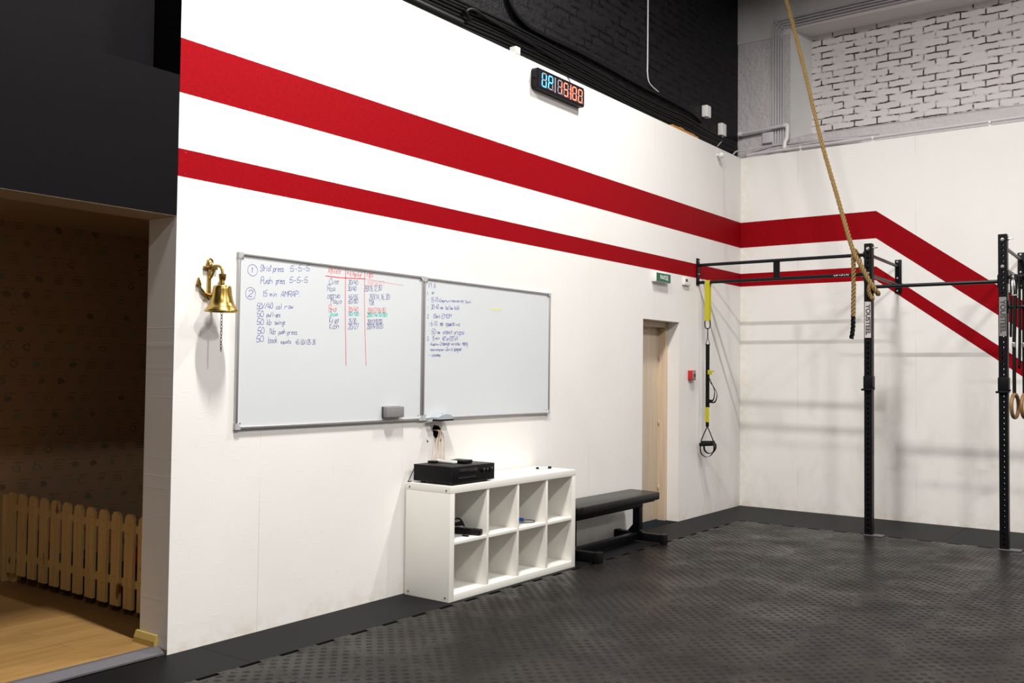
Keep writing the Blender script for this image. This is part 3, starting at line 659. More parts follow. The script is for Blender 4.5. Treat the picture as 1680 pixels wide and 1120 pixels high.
# ------------------------------------------------------------------ handwriting
GL = {
'a': '452514132232434542', 'b': '0802 0435454332021' + '2', 'c': '4435251413223243', 'd': '4535251413223243 4842', 'e': '144435251413223243', 'f': '38281712 0535',
'g': '4535251413223243 45403010', 'h': '0802 0425354442', 'i': '2522 2726', 'k': '0802 350342', 'l': '282332', 'm': '0502 04152422 24354442', 'n': '0502 0425354442',
'o': '251413223243443525', 'p': '0500 0425354443321203', 'q': '4535251413223243 4540', 'r': '0502 04253545', 's': '443515143342322212', 't': '28233242 0646', 'u': '05031222334 5'.replace(' ', '')+' 4542',
'v': '052245', 'w': '0512243245', 'x': '0542 4502', 'y': '0523 4510', 'z': '05450242', 'A': '022842 1434', 'P': '0208 083847463505', 'R': '0208 083847463505 2542', 'M': '0208254842',
'E': '48080242 0535', 'O': '28170503123243453728', 'S': '4738180615354443321203', 'K': '0208 480542', 'F': '0208 0848 0535', '0': '28170503123243453728', '1': '162822', '2': '07183847460242',
'3': '0718384746254443321203', '4': '280444 3632', '5': '48180515354443321203', '6': '3817050312324344351504', '7': '084812', '8': '281716354332120315363728', '/': '4802', '-': '1434', '+': '1434 2523',
'(': '38161432', ')': '18363412', ',': '2211', '.': '2322', '"': '1816 3836', ':': '2625 2322',
'Я': '4248180706153545 2502', 'С': '47381807031232' + '43', 'О': '28170503123243453728', 'М': '0208254842', 'К': '0208 480542', 'З': '0718384746254443321203',
'б': '481704132232433414', 'в': '05020 5'.replace(' ', '')+'354434 34433202', 'г': '0502 0545', 'д': '4535251413223243 45403010', 'ж': '0542 0245 2522', 'з': '05354434433202', 'и': '050312223345 4542', 'к': '0502 450342',
'л': '02354542', 'н': '0502 4542 0444', 'п': '0502 0425354442', 'р': '0500 0425354443321203', 'с': '4435251413223243', 'т': '0502 04152422 24354442', 'у': '0523 4510', 'ш': '05024245 2522', 'ь': '0502 0424333202',
'ы': '0502 0424333202 4542', 'я': '424525142343 2302', 'а': '452514132232434542', 'е': '144435251413223243', 'о': '251413223243443525', 'м': '0502154 5'.replace(' ', '')+'42' if False else '0205254542', 'х': '0542 4502', 'ц': '05024245 4241', 'й': '050312223345 4542 1727', 'ч': '05141434 4542',
}
def ribbon(mb, pts, wd, y):
    pts = [Vector((p[0], p[1])) for p in pts]
    if len(pts) < 2: return
    vs = []
    for i, p in enumerate(pts):
        t = pts[min(i+1, len(pts)-1)]-pts[max(i-1, 0)]
        t = t.normalized() if t.length > 1e-9 else Vector((1, 0)); n_ = Vector((-t.y, t.x))*wd/2
        vs += [(p.x+n_.x, y, p.y+n_.y), (p.x-n_.x, y, p.y-n_.y)]
    mb.add(vs, [(2*i, 2*i+1, 2*i+3, 2*i+2) for i in range(len(pts)-1)])
rw = random.Random(3)
def write(mb, s, x0, z0, x1, z1, h, y, wd=.0030):
    n = len(s); adv = (x1-x0)/n; unit = h/6.0
    low = all(c.islower() or c in '.,- ' for c in s) and not any(c in 'bdfhklt' for c in s)
    if low: unit = h/3.6
    for i, ch in enumerate(s):
        if ch == ' ' or ch not in GL: continue
        jx, jz = rw.uniform(-.06, .06)*adv, rw.uniform(-.3, .3)*unit
        for st in GL[ch].split(' '):
            pts = [(int(st[k]), int(st[k+1])-2) for k in range(0, len(st)-1, 2)]
            P_ = []
            for gx, gz in pts:
                fx = x0+adv*i+jx+gx/4.6*adv+gz*unit*.12; fz = z0+(z1-z0)*(i+gx/5)/n+jz+gz*unit
                P_.append(Vector((fx+rw.uniform(-.03, .03)*adv, fz+rw.uniform(-.18, .18)*unit, 0)))
            ribbon(mb, smooth_path(P_, 4) if len(P_) > 2 else P_, wd, y)
def lines(rows, matn, parent, y, wd, lab):
    """every written word is a part of its own"""
    for r in rows:
        mb = MB(); write(mb, *r, y, wd); plabel(build('handwriting', mb, matn, parent), lab)
def circle(mb, cx, cz, rx, rz, y, wd=.0024):
    ribbon(mb, [(cx+rx*math.cos(.6+k*.22)*(1+.03*math.sin(k)), cz+rz*math.sin(.6+k*.22)) for k in range(31)], wd, y)

def whiteboard(label, x0, x1, z0, z1):
    t = thing('whiteboard', label, 'whiteboard', ((x0+x1)/2, 0, z0), 'whiteboards on the white wall')
    build('panel', MB().box(x0+.012, x1-.012, -.014, -.002, z0+.012, z1-.012), 'whiteboard', t)
    f = .016
    build('frame', MB().box(x0+.02, x1-.02, -.022, -.001, z1-f, z1, 0, .003).box(x0+.02, x1-.02, -.022, -.001, z0, z0+f, 0, .003).box(x0, x0+f, -.022, -.001, z0+.02, z1-.02, 0, .003).box(x1-f, x1, -.022, -.001, z0+.02, z1-.02, 0, .003), 'alu', t)
    for cx, sx_ in ((x0, 1), (x1, -1)):
        for cz, sz in ((z0, 1), (z1, -1)):
            k = build('corner_cap', MB().prism([(cx-.002*sx_, cz-.002*sz), (cx+.034*sx_, cz-.002*sz), (cx+.034*sx_, cz+.014*sz), (cx+.014*sx_, cz+.034*sz), (cx-.002*sx_, cz+.034*sz)], -.025, -.001), 'cap_grey', t)
            build('screw', MB().disc((cx+.036*sx_, -.0145, cz+.034*sz), .0045, 'y', .002, 10), 'dark_grey', k)
    return t
B1 = whiteboard('whiteboard on the left, covered in blue exercise lines and a red score table', -7.412, -5.779, 1.219, 2.262)
B2 = whiteboard('whiteboard on the right, with small blue handwriting in its upper left only', -5.773, -4.140, 1.219, 2.259)
Y = -.0146
for cc in ((-7.306, 2.166, .036, .034), (-7.318, 2.026, .036, .036)):
    bl = MB(); circle(bl, *cc, Y); plabel(build('circled_number_ring', bl, 'ink_blue', B1), 'blue marker circle')
lines((('1', -7.322, 2.150, -7.292, 2.152, .032), ('Strict', -7.249, 2.166, -7.166, 2.175, .040), ('press', -7.152, 2.172, -7.07, 2.180, .024), ('5-5-5', -7.018, 2.187, -6.859, 2.204, .036),
          ('Push', -7.245, 2.089, -7.156, 2.097, .042), ('press', -7.128, 2.100, -7.06, 2.106, .024), ('5-5-5', -7.024, 2.115, -6.872, 2.13, .034), ('2', -7.336, 2.006, -7.300, 2.008, .036), ('.', -7.29, 1.996, -7.27, 1.996, .02),
          ('15', -7.23, 2.013, -7.194, 2.018, .036), ('min', -7.174, 2.019, -7.12, 2.023, .020), ('AMRAP.', -7.087, 2.024, -6.923, 2.035, .036),
          ('50//40', -7.27, 1.937, -7.149, 1.946, .036), ('cal', -7.127, 1.943, -7.078, 1.948, .034), ('row', -7.057, 1.950, -6.988, 1.956, .020),
          ('50', -7.269, 1.890, -7.216, 1.895, .036), ('50', -7.268, 1.842, -7.215, 1.847, .036), ('50', -7.263, 1.788, -7.211, 1.792, .038), ('50', -7.269, 1.737, -7.213, 1.741, .038)), 'ink_blue', B1, Y, .0030, 'blue marker writing')
lines((('pull-ups', -7.194, 1.894, -7.09, 1.898, .030), ('kb', -7.193, 1.846, -7.158, 1.848, .034), ('swings', -7.135, 1.849, -7.05, 1.852, .020), ('1kb', -7.175, 1.790, -7.125, 1.793, .036),
          ('push', -7.101, 1.792, -7.047, 1.796, .030), ('press', -7.033, 1.792, -6.953, 1.796, .020), ('back', -7.18, 1.736, -7.105, 1.74, .038), ('squats', -7.086, 1.734, -7.001, 1.738, .024), ('45-50//25-35', -6.965, 1.732, -6.801, 1.737, .030),
          ('Оле', -6.693, 2.133, -6.606, 2.14, .042), ('30/40', -6.525, 2.144, -6.434, 2.151, .030), ('Яся', -6.712, 2.086, -6.638, 2.091, .040), ('30/40', -6.528, 2.103, -6.45, 2.109, .030), ('250(16,12,35)', -6.375, 2.110, -6.205, 2.128, .038),
          ('сергио', -6.711, 2.040, -6.598, 2.048, .028), ('45/55', -6.519, 2.049, -6.434, 2.052, .030), ('250(14,16,30)', -6.327, 2.056, -6.122, 2.073, .038), ('Маша', -6.678, 2.008, -6.581, 2.016, .034), ('60/80', -6.521, 2.018, -6.433, 2.026, .030), ('138', -6.329, 2.022, -6.28, 2.026, .028),
          ('Ксюша', -6.686, 1.885, -6.606, 1.891, .036), ('25/30', -6.517, 1.882, -6.447, 1.888, .034), ('250(12/10/30)', -6.343, 1.887, -6.196, 1.897, .034), ('KoSh', -6.685, 1.842, -6.601, 1.849, .036), ('20/27', -6.517, 1.848, -6.423, 1.855, .034), ('250(14/10/25)', -6.343, 1.855, -6.187, 1.866, .034)), 'ink_dark', B1, Y, .0027, 'dark blue marker writing')
lines((('Athlete', -6.703, 2.203, -6.593, 2.211, .038), ('kg', -6.533, 2.212, -6.499, 2.214, .030), ('(hp.kg)', -6.490, 2.202, -6.399, 2.210, .032), ('reps', -6.353, 2.212, -6.293, 2.217, .030),
          ('Яна', -6.697, 1.951, -6.628, 1.955, .048), ('30/40', -6.523, 1.961, -6.428, 1.968, .034), ('250(12/16/35)', -6.341, 1.965, -6.162, 1.976, .034)), 'ink_red', B1, Y, .0030, 'red marker writing')
for pts_, wd_ in (([(-6.726, 2.184), (-6.60, 2.183), (-6.50, 2.188), (-6.368, 2.195)], .006), ([(-6.549, 2.247), (-6.548, 2.0), (-6.540, 1.8), (-6.531, 1.603)], .0055), ([(-6.373, 2.251), (-6.372, 2.05), (-6.360, 1.8), (-6.347, 1.606)], .0045)):
    rd = MB(); ribbon(rd, pts_, wd_, Y); plabel(build('table_line', rd, 'ink_red', B1), 'red ruled table line')
pr = MB(); ribbon(pr, [(-6.368, 2.195), (-6.20, 2.188), (-5.988, 2.181)], .003, Y); plabel(build('table_line', pr, 'ink_pale', B1), 'faded red ruled line')
lines((('250(16/12)', -6.352, 2.150, -6.179, 2.166, .034),), 'ink_pale', B1, Y, .003, 'faded red marker writing')
lines((('Зоя', -6.690, 1.924, -6.611, 1.930, .028), ('50/100', -6.516, 1.936, -6.423, 1.944, .024), ('250(14/10/30)', -6.345, 1.940, -6.147, 1.952, .026)), 'ink_teal', B1, Y, .0046, 'teal marker writing')
Y2 = Y
lines((('F1.6', -5.721, 2.185, -5.642, 2.191, .036), ('1.', -5.740, 2.132, -5.715, 2.133, .024), ('4r', -5.685, 2.138, -5.652, 2.142, .028), ('-', -5.734, 2.086, -5.712, 2.088, .02), ('15+10', -5.693, 2.084, -5.613, 2.090, .034), ('берпи+махов', -5.6, 2.089, -5.366, 2.103, .024), ('на', -5.352, 2.100, -5.319, 2.103, .02), ('1min', -5.3, 2.099, -5.227, 2.103, .028),
          ('-', -5.738, 2.030, -5.716, 2.032, .02), ('30-40', -5.692, 2.031, -5.603, 2.038, .034), ('сек', -5.59, 2.036, -5.554, 2.038, .018), ('hollow', -5.527, 2.035, -5.444, 2.041, .036), ('hold', -5.426, 2.041, -5.37, 2.045, .036),
          ('2.', -5.734, 1.960, -5.703, 1.962, .026), ('10', -5.668, 1.963, -5.637, 1.966, .034), ('min', -5.633, 1.968, -5.589, 1.970, .020), ('EMOM', -5.569, 1.967, -5.457, 1.977, .032),
          ('-', -5.721, 1.912, -5.699, 1.914, .02), ('6-10', -5.689, 1.909, -5.619, 1.913, .034), ('стр.', -5.592, 1.914, -5.542, 1.917, .022), ('прыжков', -5.522, 1.914, -5.419, 1.920, .024), ('на', -5.402, 1.919, -5.358, 1.922, .020),
          ('-', -5.724, 1.858, -5.705, 1.859, .02), ('50', -5.683, 1.849, -5.635, 1.852, .038), ('сек', -5.622, 1.852, -5.583, 1.854, .018), ('планка', -5.555, 1.850, -5.45, 1.857, .026), ('упоры', -5.431, 1.855, -5.304, 1.861, .026),
          ('3.', -5.731, 1.798, -5.705, 1.800, .028), ('15', -5.675, 1.800, -5.647, 1.802, .034), ('min', -5.634, 1.807, -5.594, 1.809, .018), ('40"on/20"off', -5.561, 1.803, -5.374, 1.810, .034),
          ('-берпи-2', -5.704, 1.764, -5.566, 1.769, .022), ('выхода', -5.557, 1.769, -5.476, 1.772, .020), ('на', -5.457, 1.772, -5.43, 1.774, .016), ('кольц', -5.416, 1.773, -5.35, 1.776, .020), ('перед', -5.326, 1.776, -5.262, 1.779, .022),
          ('-велотрен-2км', -5.704, 1.724, -5.466, 1.730, .022), ('в среднем', -5.452, 1.730, -5.335, 1.734, .020), ('-', -5.713, 1.683, -5.693, 1.684, .016), ('канаты', -5.674, 1.682, -5.578, 1.685, .018)), 'ink_blue', B2, Y2, .0032, 'small blue marker writing')
b2 = MB(); ribbon(b2, [(-4.98, 2.07), (-4.93, 2.082), (-4.90, 2.07), (-4.87, 2.085), (-4.83, 2.078)], .02, Y2); plabel(build('ink_smear', b2, 'ink_yellow', B2), 'faded yellow smear')
# small clips on the top frames
# erasers
t = thing('board_eraser', 'grey block eraser stuck on the lower right of the left whiteboard', 'eraser', (-6.10, -.03, 1.25))
build('block', MB().box(-6.186, -6.012, -.062, -.024, 1.252, 1.325, 0, .004), 'eraser_dark', t)
build('felt_pad', MB().box(-6.190, -6.010, -.0235, -.0145, 1.250, 1.327, 0, .002), 'dark_grey', t)
t = thing('board_eraser', 'blue-grey curved eraser resting on the bottom frame of the right whiteboard', 'eraser', (-5.60, -.06, 1.223))
pf = [(-5.685, 1.224), (-5.685, 1.238)]+[(-5.685+.165*k/8, 1.238+.017*math.sin(PI*k/8)+.008*math.sin(PI*k/16)) for k in range(1, 8)]+[(-5.52, 1.238), (-5.52, 1.224)]
build('grip', MB().prism(pf, -.095, -.024), 'eraser_blue', t)
build('felt_pad', MB().box(-5.690, -5.515, -.098, -.0225, 1.2125, 1.2235, 0, .001), 'black_plastic', t)
build('thumb_dot', MB().disc((-5.60, -.06, 1.2635), .006, 'z', .002, 12), 'dark_grey', t)
t = thing('pen_clip', 'small grey magnetic clip under the frame where the two whiteboards meet', 'clip', (-5.72, -.03, 1.215))
build('clip_body', MB().box(-5.735, -5.695, -.045, -.0225, 1.205, 1.2175, 0, .002), 'cap_grey', t); build('clip_lip', MB().box(-5.735, -5.695, -.048, -.0455, 1.205, 1.226, 0, .001), 'cap_grey', t)

# ------------------------------------------------------------------ bell
bx, by = -7.606, -.13
t = thing('brass_bell', 'brass ship bell on an anchor bracket beside the left whiteboard', 'bell', (bx, by, 1.9))
prof = [(.0001, .150), (.03, .149), (.045, .146), (.0505, .139), (.052, .125), (.0545, .10), (.059, .075), (.066, .050), (.073, .035), (.078, .030), (.080, .026), (.083, .024), (.086, .018), (.091, .012), (.0955, .006), (.0965, .001), (.093, -.001), (.085, .006), (.07, .03), (.052, .08), (.045, .13), (.0001, .138)]
prof = [(r, h*1.0) for r, h in prof]
build('bell_body', MB().lathe(prof, (bx, by, 1.897), 'z', 48), 'brass', t)
hd = MB().lathe([(.0001, .146), (.012, .148), (.013, .165), (.010, .172), (.017, .178), (.021, .20), (.021, .212), (.016, .214), (.0001, .214)], (bx, by, 1.897), 'z', 20); build('hanger', hd, 'brass_dark', t)
k = build('anchor_bracket', MB().box(bx-.010, bx+.010, -.016, -.001, 1.985, 2.165, 0, .003), 'brass', t)
build('anchor_ring', MB().torus((bx, -.014, 2.187), .016, .006, (0, 1, 0), 24, 8), 'brass', k)
build('anchor_stock', MB().box(bx-.040, bx+.05, -.020, -.004, 2.143, 2.160, 0, .003), 'brass_dark', k)
arm = smooth_path([(bx, -.012, 2.155), (bx, -.05, 2.160), (bx, -.09, 2.158), (bx, -.118, 2.145), (bx, -.128, 2.120), (bx, by, 2.105)], 6)
build('arm', MB().tube(arm, .0075, 10), 'brass_dark', k)
build('brace', MB().tube(smooth_path([(bx, -.012, 2.085), (bx, -.035, 2.105), (bx, -.055, 2.14), (bx, -.075, 2.158)], 5), .006, 8), 'brass_dark', k)
fk = MB()
for s in (-1, 1):
    fk.tube(smooth_path([(bx, -.012, 1.995), (bx+s*.03, -.012, 2.003), (bx+s*.055, -.012, 2.025), (bx+s*.068, -.012, 2.055)], 5), [.011]*6+[.009]*5+[.006]*5, 8)
    fk.prism([(bx+s*.060, 2.043), (bx+s*.086, 2.048), (bx+s*.073, 2.090), (bx+s*.056, 2.050)], -.018, -.004)
fk.prism([(bx-.016, 1.995), (bx, 1.966), (bx+.016, 1.995), (bx, 2.006)], -.018, -.004)
build('flukes', fk, 'brass_dark', k)
ch = MB(); zc = 1.897+.02
for i in range(13):
    c = (bx, by, zc-.0185*i-.012); ax = (1, .4, 0) if i % 2 else (-.4, 1, 0)
    ch.torus(c, .0115, .0018, ax, 16, 6, .5, (0, 0, 1))
build('pull_chain', ch, 'chain', t)
build('clapper', MB().lathe([(.0001, -.016), (.010, -.013), (.014, -.002), (.010, .010), (.004, .02), (.003, .11), (.0001, .11)], (bx, by, 1.915), 'z', 16), 'brass_dark', t)

# ------------------------------------------------------------------ timer clock
cx0, cx1, cz0, cz1, cy = -4.440, -3.690, 3.978, 4.152, -.062
t = thing('timer_clock', 'black digital interval timer on the wall showing blue and red digits', 'clock', ((cx0+cx1)/2, 0, cz0))
ch_ = .022
build('case', MB().prism([(cx0, cz0+ch_), (cx0+ch_*.6, cz0), (cx1-ch_*.6, cz0), (cx1, cz0+ch_), (cx1, cz1-ch_), (cx1-ch_*.6, cz1), (cx0+ch_*.6, cz1), (cx0, cz1-ch_)], cy, -.001), 'black_plastic', t)
fc = build('display', MB().box(cx0+.02, cx1-.02, cy-.002, cy+.001, cz0+.014, cz1-.014), 'clock_face', t)
build('side_knob', MB().lathe([(.0001, -.022), (.008, -.022), (.008, -.01), (.004, -.008), (.004, .001)], (cx0, -.03, (cz0+cz1)/2), 'x', 12), 'black_plastic', t)
SEG = {'a': ((0, 1), (1, 1)), 'b': ((1, 1), (1, .5)), 'c': ((1, .5), (1, 0)), 'd': ((0, 0), (1, 0)), 'e': ((0, .5), (0, 0)), 'f': ((0, 1), (0, .5)), 'g': ((0, .5), (1, .5))}
DG = {'U': 'bcdef', 'P': 'abefg', '1': 'bc', '5': 'acdfg', '0': 'abcdef'}
dw, dh, zc0 = .060, .112, cz0+.032
def seg_poly(x, z, k, wd=.0088):
    (a, b_), (c, d) = SEG[k]; sl = .03
    def Q(u, v): return (x+u*dw+v*dh*sl, z+v*dh)
    p, q = Vector(Q(a, b_)), Vector(Q(c, d)); dr_ = (q-p).normalized(); n_ = Vector((-dr_.y, dr_.x))
    p = p+dr_*.004; q = q-dr_*.004; h = wd/2
    return [p, p+dr_*h+n_*h, q-dr_*h+n_*h, q, q-dr_*h-n_*h, p+dr_*h-n_*h]
for ch1, px, mt in (('U', .075, 'led_blue'), ('P', .172, 'led_blue'), ('1', .315, 'led_red'), ('5', .412, 'led_red'), ('0', .550, 'led_red'), ('0', .647, 'led_red')):
    on = MB()
    for k in SEG:
        mb = on if k in DG[ch1] else MB(); mb.prism([(v.x, v.y) for v in seg_poly(cx0+px, zc0, k)], cy-.0045, cy-.0021)
        if mb is not on: plabel(build('unlit_segment', mb, 'led_off', fc), 'pale unlit segment')
    plabel(build('digit', on, mt, fc), 'lit %s digit' % ('blue' if 'blue' in mt else 'red'))
    build('decimal_dot', MB().disc((cx0+px+dw+.014, cy-.003, zc0), .005, 'y', .002, 8), 'led_off', fc)
for px, wd_ in ((.268, .012), (.517, .010)): build('divider_strip', MB().box(cx0+px, cx0+px+wd_, cy-.003, cy-.0021, zc0-.012, zc0+dh+.008), 'led_off' if px < .3 else 'led_red', fc)
for z_ in (.035, .075): build('colon_dot', MB().disc((cx0+.505, cy-.003, zc0+z_), .006, 'y', .002, 10), 'led_off', fc)
o = build('clock_wire', MB().tube(smooth_path([(-3.86, -.018, 4.150), (-3.855, -.014, 4.18), (-3.875, -.008, 4.21), (-3.87, .03, 4.232)], 5), .004, 8), 'black_plastic', None, (-3.86, -.01, 4.15)); tag(o, 'short dark wire running up from the timer clock to the ledge', 'wire')

# ------------------------------------------------------------------ exit sign, thermostat, call point, sensor
t = thing('exit_sign', 'green exit sign on a white box above the door', 'sign', (-2.115, 0, 2.525))
build('housing', MB().box(-2.272, -1.958, -.054, -.001, 2.522, 2.618, 0, .004), 'white_plastic', t)
fcs = build('sign_face', MB().box(-2.268, -1.962, -.0575, -.0545, 2.527, 2.613), 'green_sign', t)
mx = Matrix.Translation((-2.105, -.058, 2.570)) @ Matrix.Rotation(PI/2, 4, 'X')
build('lettering', text_mesh('ВЫХОД', .058, mx, .0006, .82, .0004), 'letter_white', fcs)
t = thing('thermostat', 'small white thermostat with a dark display beside the exit sign', 'thermostat', (-1.50, 0, 2.54))
build('body', MB().box(-1.585, -1.435, -.032, -.001, 2.541, 2.620, 0, .006), 'white_plastic', t)
build('screen', MB().box(-1.555, -1.505, -.0335, -.0322, 2.580, 2.608), 'dark_grey', t)
t = thing('fire_alarm_point', 'red fire alarm call point on the wall right of the door', 'alarm', (-1.35, 0, 1.51))
build('housing', MB().box(-1.430, -1.330, -.052, -.001, 1.512, 1.618, 0, .005), 'red_plastic', t)
build('cover_plate', MB().box(-1.418, -1.342, -.0565, -.0525, 1.522, 1.606, 0, .002), 'grey_plastic', t)
build('push_disc', MB().disc((-1.38, -.058, 1.565), .022, 'y', .003, 20), 'dark_grey', t)
t = thing('motion_sensor', 'small white round sensor near the top of the white wall corner', 'sensor', (-.70, 0, 4.12))
build('bracket', MB().lathe([(.0001, -.03), (.012, -.03), (.016, -.001), (.0001, -.001)], (-.70, 0, 4.125), 'y', 14), 'white_plastic', t)
build('dome', MB().lathe([(.036*math.sin(PI*k/10)+.0001, -.036*math.cos(PI*k/10)) for k in range(11)], (-.70, -.055, 4.118), 'z', 20), 'white_plastic', t)

# ------------------------------------------------------------------ cables, boxes and pipes above the walls
rc = random.Random(11)
def cable(pts, r, m, label, cat='cable', group=None, name='cable'):
    o = build(name, MB().tube(smooth_path(pts, 5), r, 8), m, None, pts[0]); return tag(o, label, cat, group)
for i in range(8):
    pts = []; ph = 1.1+.06*i
    for k in range(17):
        x = -7.7+k*.485
        zf = 4.258+(.027 if x < -1.3 else .021 if x < -.8 else .0175)*i+.022*math.sin(x*1.3+ph)*(.6+.08*i)+(.02 if -5.3 < x < -2.2 else 0)*math.sin(PI*(x+5.3)/3.1 if -5.3 < x < -2.2 else 0)
        pts.append((min(x, .10), .085-.004*(i % 3), max(zf, 4.242)))
    cable(pts, .0125, 'black_metal', 'black painted cable in the bundle along the ledge above the white wall', 'cable', 'black cables along the ledge')
cable([(-4.78, .092, 7.4), (-4.76, .092, 6.2), (-4.70, .092, 5.2), (-4.67, .092, 4.80), (-4.60, .09, 4.64), (-4.40, .088, 4.555), (-4.1, .088, 4.545), (-3.6, .088, 4.56), (-3.0, .088, 4.555), (-2.4, .088, 4.54), (-1.6, .088, 4.54), (-1.15, .088, 4.52), (-.95, .088, 4.475)], .022, 'black_metal', 'thick black cable dropping down the dark brick wall and bending right')
cable([(-2.19, .108, 7.3), (-2.19, .108, 6.0), (-2.19, .108, 4.9), (-2.19, .108, 4.72), (-2.14, .108, 4.62), (-1.95, .105, 4.575)], .008, 'conduit', 'thin grey vertical wire on the black brick wall')
cable([(-5.2, .045, 4.33), (-5.26, .042, 4.39), (-5.18, .04, 4.43), (-5.0, .045, 4.42), (-4.5, .05, 4.40), (-3.9, .05, 4.36)], .014, 'black_metal', 'black cable loop curling at the left end of the bundle')
o = build('duct_pipe', MB().tube([(-7.7, .030, 4.262), (-5.35, .030, 4.262)], .040, 16), 'black_metal', None, (-6.5, .055, 4.3)); tag(o, 'thick black pipe lying on the wall ledge at upper left', 'pipe')
o = build('junction_box', MB().box(-.86, -.75, .05, .119, 4.555, 4.69, 0, .006), 'white_plastic', None, (-.8, .085, 4.555)); tag(o, 'small pale junction box on black brick, the higher and left one', 'junction box', 'pale junction boxes')
o = build('junction_box', MB().box(-.415, -.295, .06, .119, 4.435, 4.58, 0, .006), 'white_plastic', None, (-.35, .085, 4.435)); tag(o, 'small pale junction box on black brick, nearest the corner', 'junction box', 'pale junction boxes')
cable([(-.36, .085, 4.434), (-.37, .08, 4.38), (-.45, .07, 4.33), (-.55, .06, 4.27)], .006, 'conduit', 'thin grey wire hanging below the junction box nearest the corner', 'wire')
o = build('wall_bracket', MB().box(-4.665, -4.60, -.004, .06, WT+.001, WT+.062, 0, .003), 'white_plastic', None, (-4.63, .02, WT)); tag(o, 'small white block on top of the white wall left of the timer', 'block')
fo = MB()
for k in range(7): fo.box(-1.80+k*.09, -1.70+k*.09, .012, .07, WT+.001, WT+.025+.02*rc.random(), 0, .006)
o = build('mounting_foam', fo, 'foam_orange', None, (-1.5, .04, WT)); tag(o, 'strip of orange foam squeezed out on top of the white wall', 'foam')
# grey pipes on the right wall ledge
t = thing('heating_pipe', 'long pale pipe running along the ledge above the right white wall', 'pipe', (.06, -2, 4.27))
build('pipe_run', MB().tube([(.06, -.05, 4.268), (.06, -6.0, 4.298)], .019, 14), 'pipe_grey', t)
for y in (-.72, -1.55, -2.75, -4.2): build('pipe_clip', MB().tube([(.06, y-.012, 4.27), (.06, y+.012, 4.27)], .025, 14).box(.058, .066, y-.012, y+.012, WT, 4.262), 'white_plastic', t)
t = thing('waste_pipe', 'short grey pipe in the corner bending down at a white elbow', 'pipe', (.09, -.3, 4.5))
build('pipe_run', MB().tube([(.10, .08, 4.545), (.10, -.515, 4.575)], .021, 14), 'pipe_grey', t)
build('elbow', MB().tube(smooth_path([(.10, -.50, 4.575), (.10, -.535, 4.572), (.10, -.545, 4.54)], 6)+[Vector((.098, -.54, 4.42)), Vector((.09, -.515, 4.36)), Vector((.082, -.515, 4.29))], .026, 14), 'white_plastic', t)
build('end_collar', MB().tube([(.10, .075, 4.545), (.10, .03, 4.547)], .03, 14), 'white_plastic', t)
o = build('junction_box', MB().box(.13, .179, -.345, -.215, 4.40, 4.53, 0, .006), 'pipe_grey', None, (.155, -.28, 4.40)); tag(o, 'grey square junction box on the plastered corner under a pipe', 'junction box')
for i in range(5):
    y0 = -.345-.032*i; zt = 5.82-.034*i+.06
    pts = [(.154, y0, WT+.13), (.154, y0, 4.9), (.154, y0, zt-.14), (.154, y0-.012, zt-.06), (.154, y0-.05, zt-.015), (.154, y0-.11, zt), (.154, -1.6, zt+.02), (.154, -3.2, zt+.03), (.154, -6.0, zt+.05)]
    if i == 4: pts = [(.154, y0, WT+.13), (.154, y0, 4.9), (.154, y0, 5.66)]
    lab = 'grey conduit climbing the plastered corner beside the bricked opening and bending along above it' if i < 4 else 'straight grey conduit nearest the bricked opening that stops at its top'
    cable(pts, .0115, 'conduit', lab, 'conduit', 'grey conduits beside the bricked opening' if i < 4 else None, 'conduit')
cable([(-.12, .05, 4.25), (-.05, .04, 4.30), (.05, -.02, 4.325), (.12, -.2, 4.35), (.14, -.5, 4.36), (.14, -1.0, 4.345), (.12, -1.6, 4.32)], .010, 'conduit', 'grey cable slung round the corner on top of the right wall')
cable([(.03, -.06, 4.245), (.09, -.3, 4.30), (.11, -.42, 4.318), (.10, -.62, 4.312), (.09, -1.0, 4.318), (.09, -1.4, 4.3)], .012, 'pipe_grey', 'pale cable above the long pipe near the corner')

